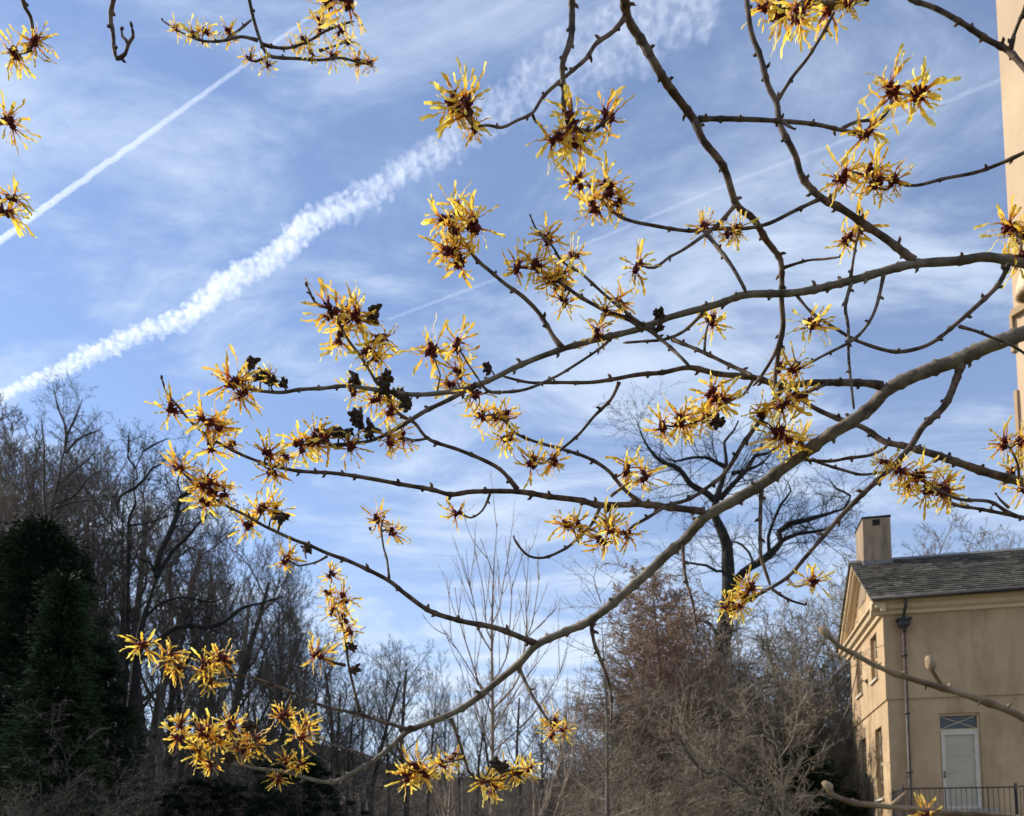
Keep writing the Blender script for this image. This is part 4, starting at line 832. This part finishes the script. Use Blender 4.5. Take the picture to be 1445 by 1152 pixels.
traced('old_tree', 'twisting S-shaped bare tree top standing out against the sky in the left wood', 42, [
 (8, 2, L2('176,1000 180,860 181,754 183,730 191,711 189,693 188,680 194,676 192,660 202,637 206,608'), .5),
 (4, 3, L2('189,690 169,701 166,720 167,735'), .7), (4, 2, L2('190,690 204,676 214,662 229,654 240,640'), 1.2), (3, 1.5, L2('192,661 181,647 183,604'), 1.2), (3, 1.5, L2('202,637 223,625 240,618'), 1.2), (3, 1.5, L2('183,742 210,738 240,727 262,728'), 1.0)], 'black_bark', 'black_bark', SF, 7, 176, WT=1.05)
traced('bare_tree', 'tallest bare tree of the left wood, its upswept limbs reaching highest against the sky', 43, [
 (11, 7, L2('60,1010 66,850 68,750 76,705 83,676 87,649 91,637'), .3), (5, 2, L2('91,637 93,604 83,579 74,540'), 1.5), (5, 2, L2('92,637 95,614 107,588 117,562'), 1.5), (5, 2, L2('93,639 109,621 126,612 146,606'), 1.5),
 (4, 2, L2('84,682 105,664 124,649 136,633'), 1.4), (4, 2, L2('76,712 104,700 128,672 150,660'), 1.4), (4, 2, L2('70,740 50,710 38,680 36,640'), 1.4), (5, 3, L2('68,760 62,700 62,630 58,590'), 1.2), (4, 2, L2('72,720 110,708 150,706'), 1.2)], 'dark_bark', 'dark_bark', SF, 8, 60)
SY = [dict(L=.8, ang=(.25, .55), seg=5, wig=.05, up=.22, rr=.5, num=1, t0=0, len=1), dict(num=2, t0=.2, ang=(.3, .6), len=.5, seg=3, wig=.06, up=.15, rr=.6, rmin=.004)]
traced('young_tree', 'slender pale young tree with straight upright shoots low in the middle', 12, [
 (8, 2, L2('695,1200 695,1000 694,900 697,800 702,738'), .7), (4, 1.2, L2('695,1001 714,982 732,956 743,889 742,851 747,769'), 1.6), (3, 1.2, L2('696,960 714,930 721,859 723,820'), 1.3), (3.4, 1, L2('695,985 676,964 665,930 650,881 642,829'), 1.3),
 (2.6, 1, L2('694,920 676,889 667,844 652,787'), 1.2), (2.6, 1, L2('694,905 687,890 682,832 669,776'), 1.2), (2.6, 1, L2('695,880 704,862 710,825 721,765'), 1.2), (2.2, 1, L2('697,815 684,776 678,760'), .8),
 (2.4, 1, L2('743,900 751,881 762,810'), 1.2), (2.2, 1, L2('744,900 755,889 781,862 785,847'), 1), (3, 1, L2('696,1030 729,975 757,935 762,900'), 1.1), (3, 1, L2('695,1010 672,960 627,889'), 1.1), (3, 1, L2('697,1060 750,1010 790,950 800,920'), 1.1), (3, 1, L2('694,1060 672,1000 655,960 648,930'), 1.1)], 'pale_twigs', 'pale_twigs', SY, 9, 695)
SH = [dict(L=1.5, ang=(1.2, 1.6), seg=5, wig=.08, up=.04, rr=.4, num=1, t0=0, len=1), dict(num=7, t0=.1, ang=(.5, 1.0), len=.4, seg=3, wig=.15, up=.02, rr=.6, rmin=.006)]
traced('slender_tree', 'slim straight grey trunk with level side twigs between the gap and the brown trees', 20, [(8, 1.5, L2('857,1190 857,1100 856,1000 851,920 848,850'), 4.5), (2, 1, L2('848,850 838,815 846,790'), 2.0)], 'grey_bark', 'grey_twigs', SH, 12, 857)
traced('leaning_tree', 'pale grey trunk bending over to the upper left, in the thicket by the house', 24, [(8, 3, L2('1108,1190 1107,1145 1104,1090 1095,1047 1064,1026 1035,992 1030,975'), 1.5), (3, 2, L2('1100,1070 1120,1040 1128,1000 1150,960'), 2)], 'grey_bark', 'grey_twigs', SF, 13, 1110)
traced('leaning_tree', 'dark trunk leaning steeply to the left low in the thicket', 22, [(9, 5, L2('1110,1200 1073,1136 1043,1105 1018,1093 991,1087 966,1056 955,1030'), 1.5)], 'dark_bark', 'grey_twigs', SF, 14, 1110)
for sd_, P_ in ((15, '640,1200 628,1150 612,1115 590,1085'), (16, '745,1200 775,1120 800,1050 812,1010')):
    traced('pale_sapling', 'thin pale sapling shoots rising from the bottom edge ' + ('below the flower pair' if sd_ == 15 else 'right of the young tree'), 10, [(3.5, 1.2, L2(P_), 2.0), (2.5, 1, [(x + 14, y + 12) for x, y in L2(P_)], 2.0)], 'pale_twigs', 'pale_twigs', SY, sd_, L2(P_)[0][0])

# ---- evergreens
def evergreen(name, label, x, ytop, d, halfw, kind, m, seed, n=9000, leaf=.10, cat='tree', base=0.0):
    rn = random.Random(seed); X = xat(x, d, .7 * zat(ytop, d)); z0 = gz(X, d); H = zat(ytop, d) - z0; Wd = halfw / FPX * d
    e = empty(name, (X, d, z0)); tag(e, label, cat)
    t = MB(); t.tube([Vector((0, 0, -.1)), Vector((.05, 0, H * .5)), Vector((0, .03, H * .93))], [.02 * H, .012 * H, .003 * H], 8)
    mb = MB(); cl = []
    for k in range(n // 42):
        u = rn.random() ** .8; z = base + (H - base) * u
        pr = (1 - u) ** .75 if kind == 'cone' else math.sqrt(max(.02, 1 - (2 * u - .9) ** 2 / 1.25)) * (1 - .25 * u)
        a = rn.random() * 6.283; rr_ = Wd * pr * (rn.uniform(.3, 1.3) ** .6) * (.94 + .34 * math.sin(3 * a + 7 * u + n) + .16 * math.sin(u * 34 + 2 * a) + .15 * noise.noise(Vector((math.cos(a) * 2, math.sin(a) * 2, u * 5))))
        c = Vector((rr_ * math.cos(a), rr_ * math.sin(a), z)); cr = rn.uniform(.16, .5) * (.5 + .05 * H)
        if kind == 'cone': t.tube([Vector((0, 0, z + .1)), c], [.02, .008], 3)
        for q in range(90):
            v = Vector((rn.gauss(0, 1), rn.gauss(0, 1), rn.gauss(0, .55))) * cr * .55
            p = c + v; o = Vector((v.x + c.x * .4, v.y + c.y * .4, v.z - .2 * cr)); 
            dd = (o.normalized() if o.length > 1e-4 else Vector((1, 0, 0))) * leaf * rn.uniform(.8, 2.0)
            s_ = Vector((rn.gauss(0, 1), rn.gauss(0, 1), rn.gauss(0, 1))).normalized() * leaf * .5
            mb.add([p - s_, p + s_, p + dd], [(0, 1, 2)])
    t.build('trunk', M['dark_bark'], e, True); mb.build('crown', M[m], e); return e
evergreen('broadleaf_evergreen', 'big black-green evergreen at the left edge, its top standing against the bare wood', 56, 742, 34, 84, 'egg', 'yew', 31, 26000, .12, base=.5)
evergreen('broadleaf_evergreen', 'black-green evergreen cut off by the left edge of the picture', -25, 760, 36, 80, 'egg', 'yew', 32, 20000, .12, base=.5)
evergreen('broadleaf_evergreen', 'lower black-green evergreen filling in right of the dark conifer at the left', 128, 905, 33, 56, 'egg', 'yew', 35, 16000, .11, base=.3)
evergreen('conifer', 'dark green cone-shaped conifer in front of the black evergreen at the left', 86, 822, 26, 70, 'cone', 'fir', 33, 26000, .10, base=.2)
evergreen('evergreen_shrub', 'dark evergreen shrub low under the trees near the bottom left middle', 420, 1070, 40, 90, 'egg', 'yew', 36, 9000, .12, 'shrub')
evergreen('evergreen_shrub', 'dark evergreen shrub low under the trees, left of a similar one', 285, 1100, 42, 90, 'egg', 'yew', 37, 9000, .12, 'shrub')
evergreen('evergreen_shrub', 'dark green evergreen shrub beside the foot of the house wall', 1130, 1058, 27, 62, 'egg', 'yew', 34, 12000, .09, 'shrub')
evergreen('evergreen_shrub', 'small green evergreen shrub beside the blue-grey shed roof', 1060, 1105, 28, 45, 'egg', 'fir', 38, 6000, .08, 'shrub')
# ---- dried vine on the end wall of the house
vn = MB(); rv = random.Random(4)
for k in range(16):
    y = rv.uniform(.1, 5.0); z = .1; p = Vector((-.02, y, z)); pts = [p]; H_ = rv.uniform(4.0, 5.9)
    while z < H_:
        z += .15; y += rv.gauss(0, .045); pts.append(Vector((.015 + rv.uniform(-.006, .006), y, z)))
        if rv.random() < .5 and z > 2.2:
            b = [Vector((.02, y, z))]; sg = rv.choice((-1, 1))
            for q in range(rv.randint(3, 7)): b.append(b[-1] + Vector((0, sg * rv.uniform(.03, .09), rv.uniform(.0, .1))))
            vn.tube(b, [.006] * len(b), 3, 0, False)
    vn.tube(pts, [.013 * (1 - .6 * i / len(pts)) for i in range(len(pts))], 4, 0, False)
vo = vn.build('wall_vine', M['dark_bark'], None); vo.location = house.location; vo.rotation_euler = house.rotation_euler
tag(vo, 'leafless dark vine spreading over the lower sunlit end wall of the house', 'vine')
# ---- small shed beyond the thicket
sh = empty('shed', ((1025 - CX) / FPX * 38, 38, 0), .3); tag(sh, 'little blue-grey roofed shed glimpsed low through the thicket', 'shed')
q = MB(); q.box((-1.3, -1, 0), (1.3, 1, 3.9)); q.build('wall', M['stucco'], sh)
q = MB(); q.prism([(-1.25, 3.85), (0, 4.55), (1.25, 3.85), (1.25, 3.93), (0, 4.63), (-1.25, 3.93)], 0, -1.5, 1.5); q.build('roof', M['shed'], sh)
# ---- undergrowth of the slope, nobody could count it
rb = random.Random(8); br = MB()
for k in range(14000):
    y = 46 + 95 * rb.random() ** 1.3; x = rb.uniform(-.75, .55) * y
    z = gz(x, y)
    for q in range(4):
        p = Vector((x + rb.gauss(0, .5), y + rb.gauss(0, .5), z - .05)); h = rb.uniform(.5, 2.6) * (1 + .5 * noise.noise(Vector((x * .08, y * .08, 5)))); t_ = p + Vector((rb.gauss(0, 1.1), rb.gauss(0, .8), h)); w_ = .018 + y * .0004
        m_ = p.lerp(t_, .55) + Vector((rb.gauss(0, .2), rb.gauss(0, .2), 0))
        br.add([p, p + Vector((w_, w_, 0)), m_ + Vector((w_ * .7, 0, 0)), m_, t_], [(0, 1, 2, 3), (3, 2, 4)])
tag(br.build('undergrowth', M['brush']), 'brown leafless undergrowth covering the slope behind the trees', 'undergrowth', kind='stuff')

# ================================================================== CONTRAILS (real lumpy bodies of thin cloud, three kilometres up)
def contrail(name, label, P, dens, alt, lump, seed, nseg_len=.30, aniso=.2, nz=None, step=None, cat='contrail', fade=None):
    pts = [px_alt(x, y, alt) for x, y, r in P]; R_ = []
    for (x, y, r), p in zip(P, pts):
        R_.append(r / FPX * (p - Vector((0, 0, EYE))).dot(Vector((0, math.cos(PITCH), math.sin(PITCH)))))
    c0 = pts[0].copy(); mb = MB(); n = 40; vs = []; ring = 0; tot = 0
    P3 = [];  Rr = []
    for i in range(len(pts) - 1):
        L = (pts[i + 1] - pts[i]).length; k = max(2, int(L / (nseg_len * (R_[i] + R_[i + 1]) / 2)))
        for j in range(k): P3.append(pts[i].lerp(pts[i + 1], j / k)); Rr.append(R_[i] + (R_[i + 1] - R_[i]) * j / k)
    P3.append(pts[-1]); Rr.append(R_[-1]); ax = (pts[-1] - pts[0]).normalized(); e1 = ax.cross(Vector((0, 0, 1))).normalized(); e2 = ax.cross(e1)
    m = len(P3); s = 0
    for i, (p, r) in enumerate(zip(P3, Rr)):
        if i: s += (p - P3[i - 1]).length / r
        endf = min(1, i / 3 + .05, (m - 1 - i) / 3 + .05)
        wob = e1 * r * .35 * noise.noise(Vector((s * .16, seed, 0))) + e2 * r * .35 * noise.noise(Vector((s * .16, seed, 9)))
        for j in range(n):
            a = 2 * math.pi * j / n; q = Vector((s, math.cos(a) * 1.0, math.sin(a) * 1.0))
            f = 1 + lump * (abs(noise.noise(q * 1.1 + Vector((seed, 0, 0)))) * 1.6 + .5 * noise.noise(q * 2.6 + Vector((0, seed, 0))) + .30 * noise.noise(q * 5.5) + .18 * noise.noise(q * 11)) - lump * .35
            vs.append(p - c0 + wob + (e1 * math.cos(a) + e2 * math.sin(a)) * r * endf * max(.1, f))
    fs = [(i * n + j, i * n + (j + 1) % n, (i + 1) * n + (j + 1) % n, (i + 1) * n + j) for i in range(m - 1) for j in range(n)] + [tuple(range(n - 1, -1, -1)), tuple((m - 1) * n + j for j in range(n))]
    mb.add(vs, fs); o = mb.build(name, cloud_mat(name + '_vapour', dens / (sum(Rr) / len(Rr)), aniso, nz, step, fade and (pts[-1] - pts[0], fade)), None, True); o.location = c0
    tag(o, label, cat); return o
contrail('contrail', 'broad puffy white vapour trail rising from the left wood to the upper middle', [(-60, 588, 6), (20, 549, 7.5), (80, 524, 9), (135, 499, 11), (200, 468, 11), (262, 450, 13), (305, 412, 15), (370, 372, 14), (432, 326, 16), (500, 282, 16), (560, 248, 16), (612, 216, 20), (690, 165, 25), (740, 132, 31), (800, 92, 38), (870, 50, 45), (960, -5, 52), (1040, -60, 58)], 1.0, 3000, .72, 2, nz=(36.0, .41, .72), step=.012, fade=(.60, .84))
contrail('contrail', 'narrow straight white vapour trail across the upper left corner', [(-90, 400, 4.6), (0, 340, 4.2), (80, 281, 4), (200, 196, 3.6), (340, 95, 2.6), (440, 22, 2.2), (520, -40, 2)], .16, 2900, .4, 5, .5)
contrail('contrail', 'faint hairline vapour trail running low from the centre up to the right', [(545, 452, 2), (700, 394, 2.0), (850, 335, 2.2), (1030, 259, 2.5), (1190, 199, 3.0), (1420, 110, 3.4)], .06, 2800, .3, 7, .8)
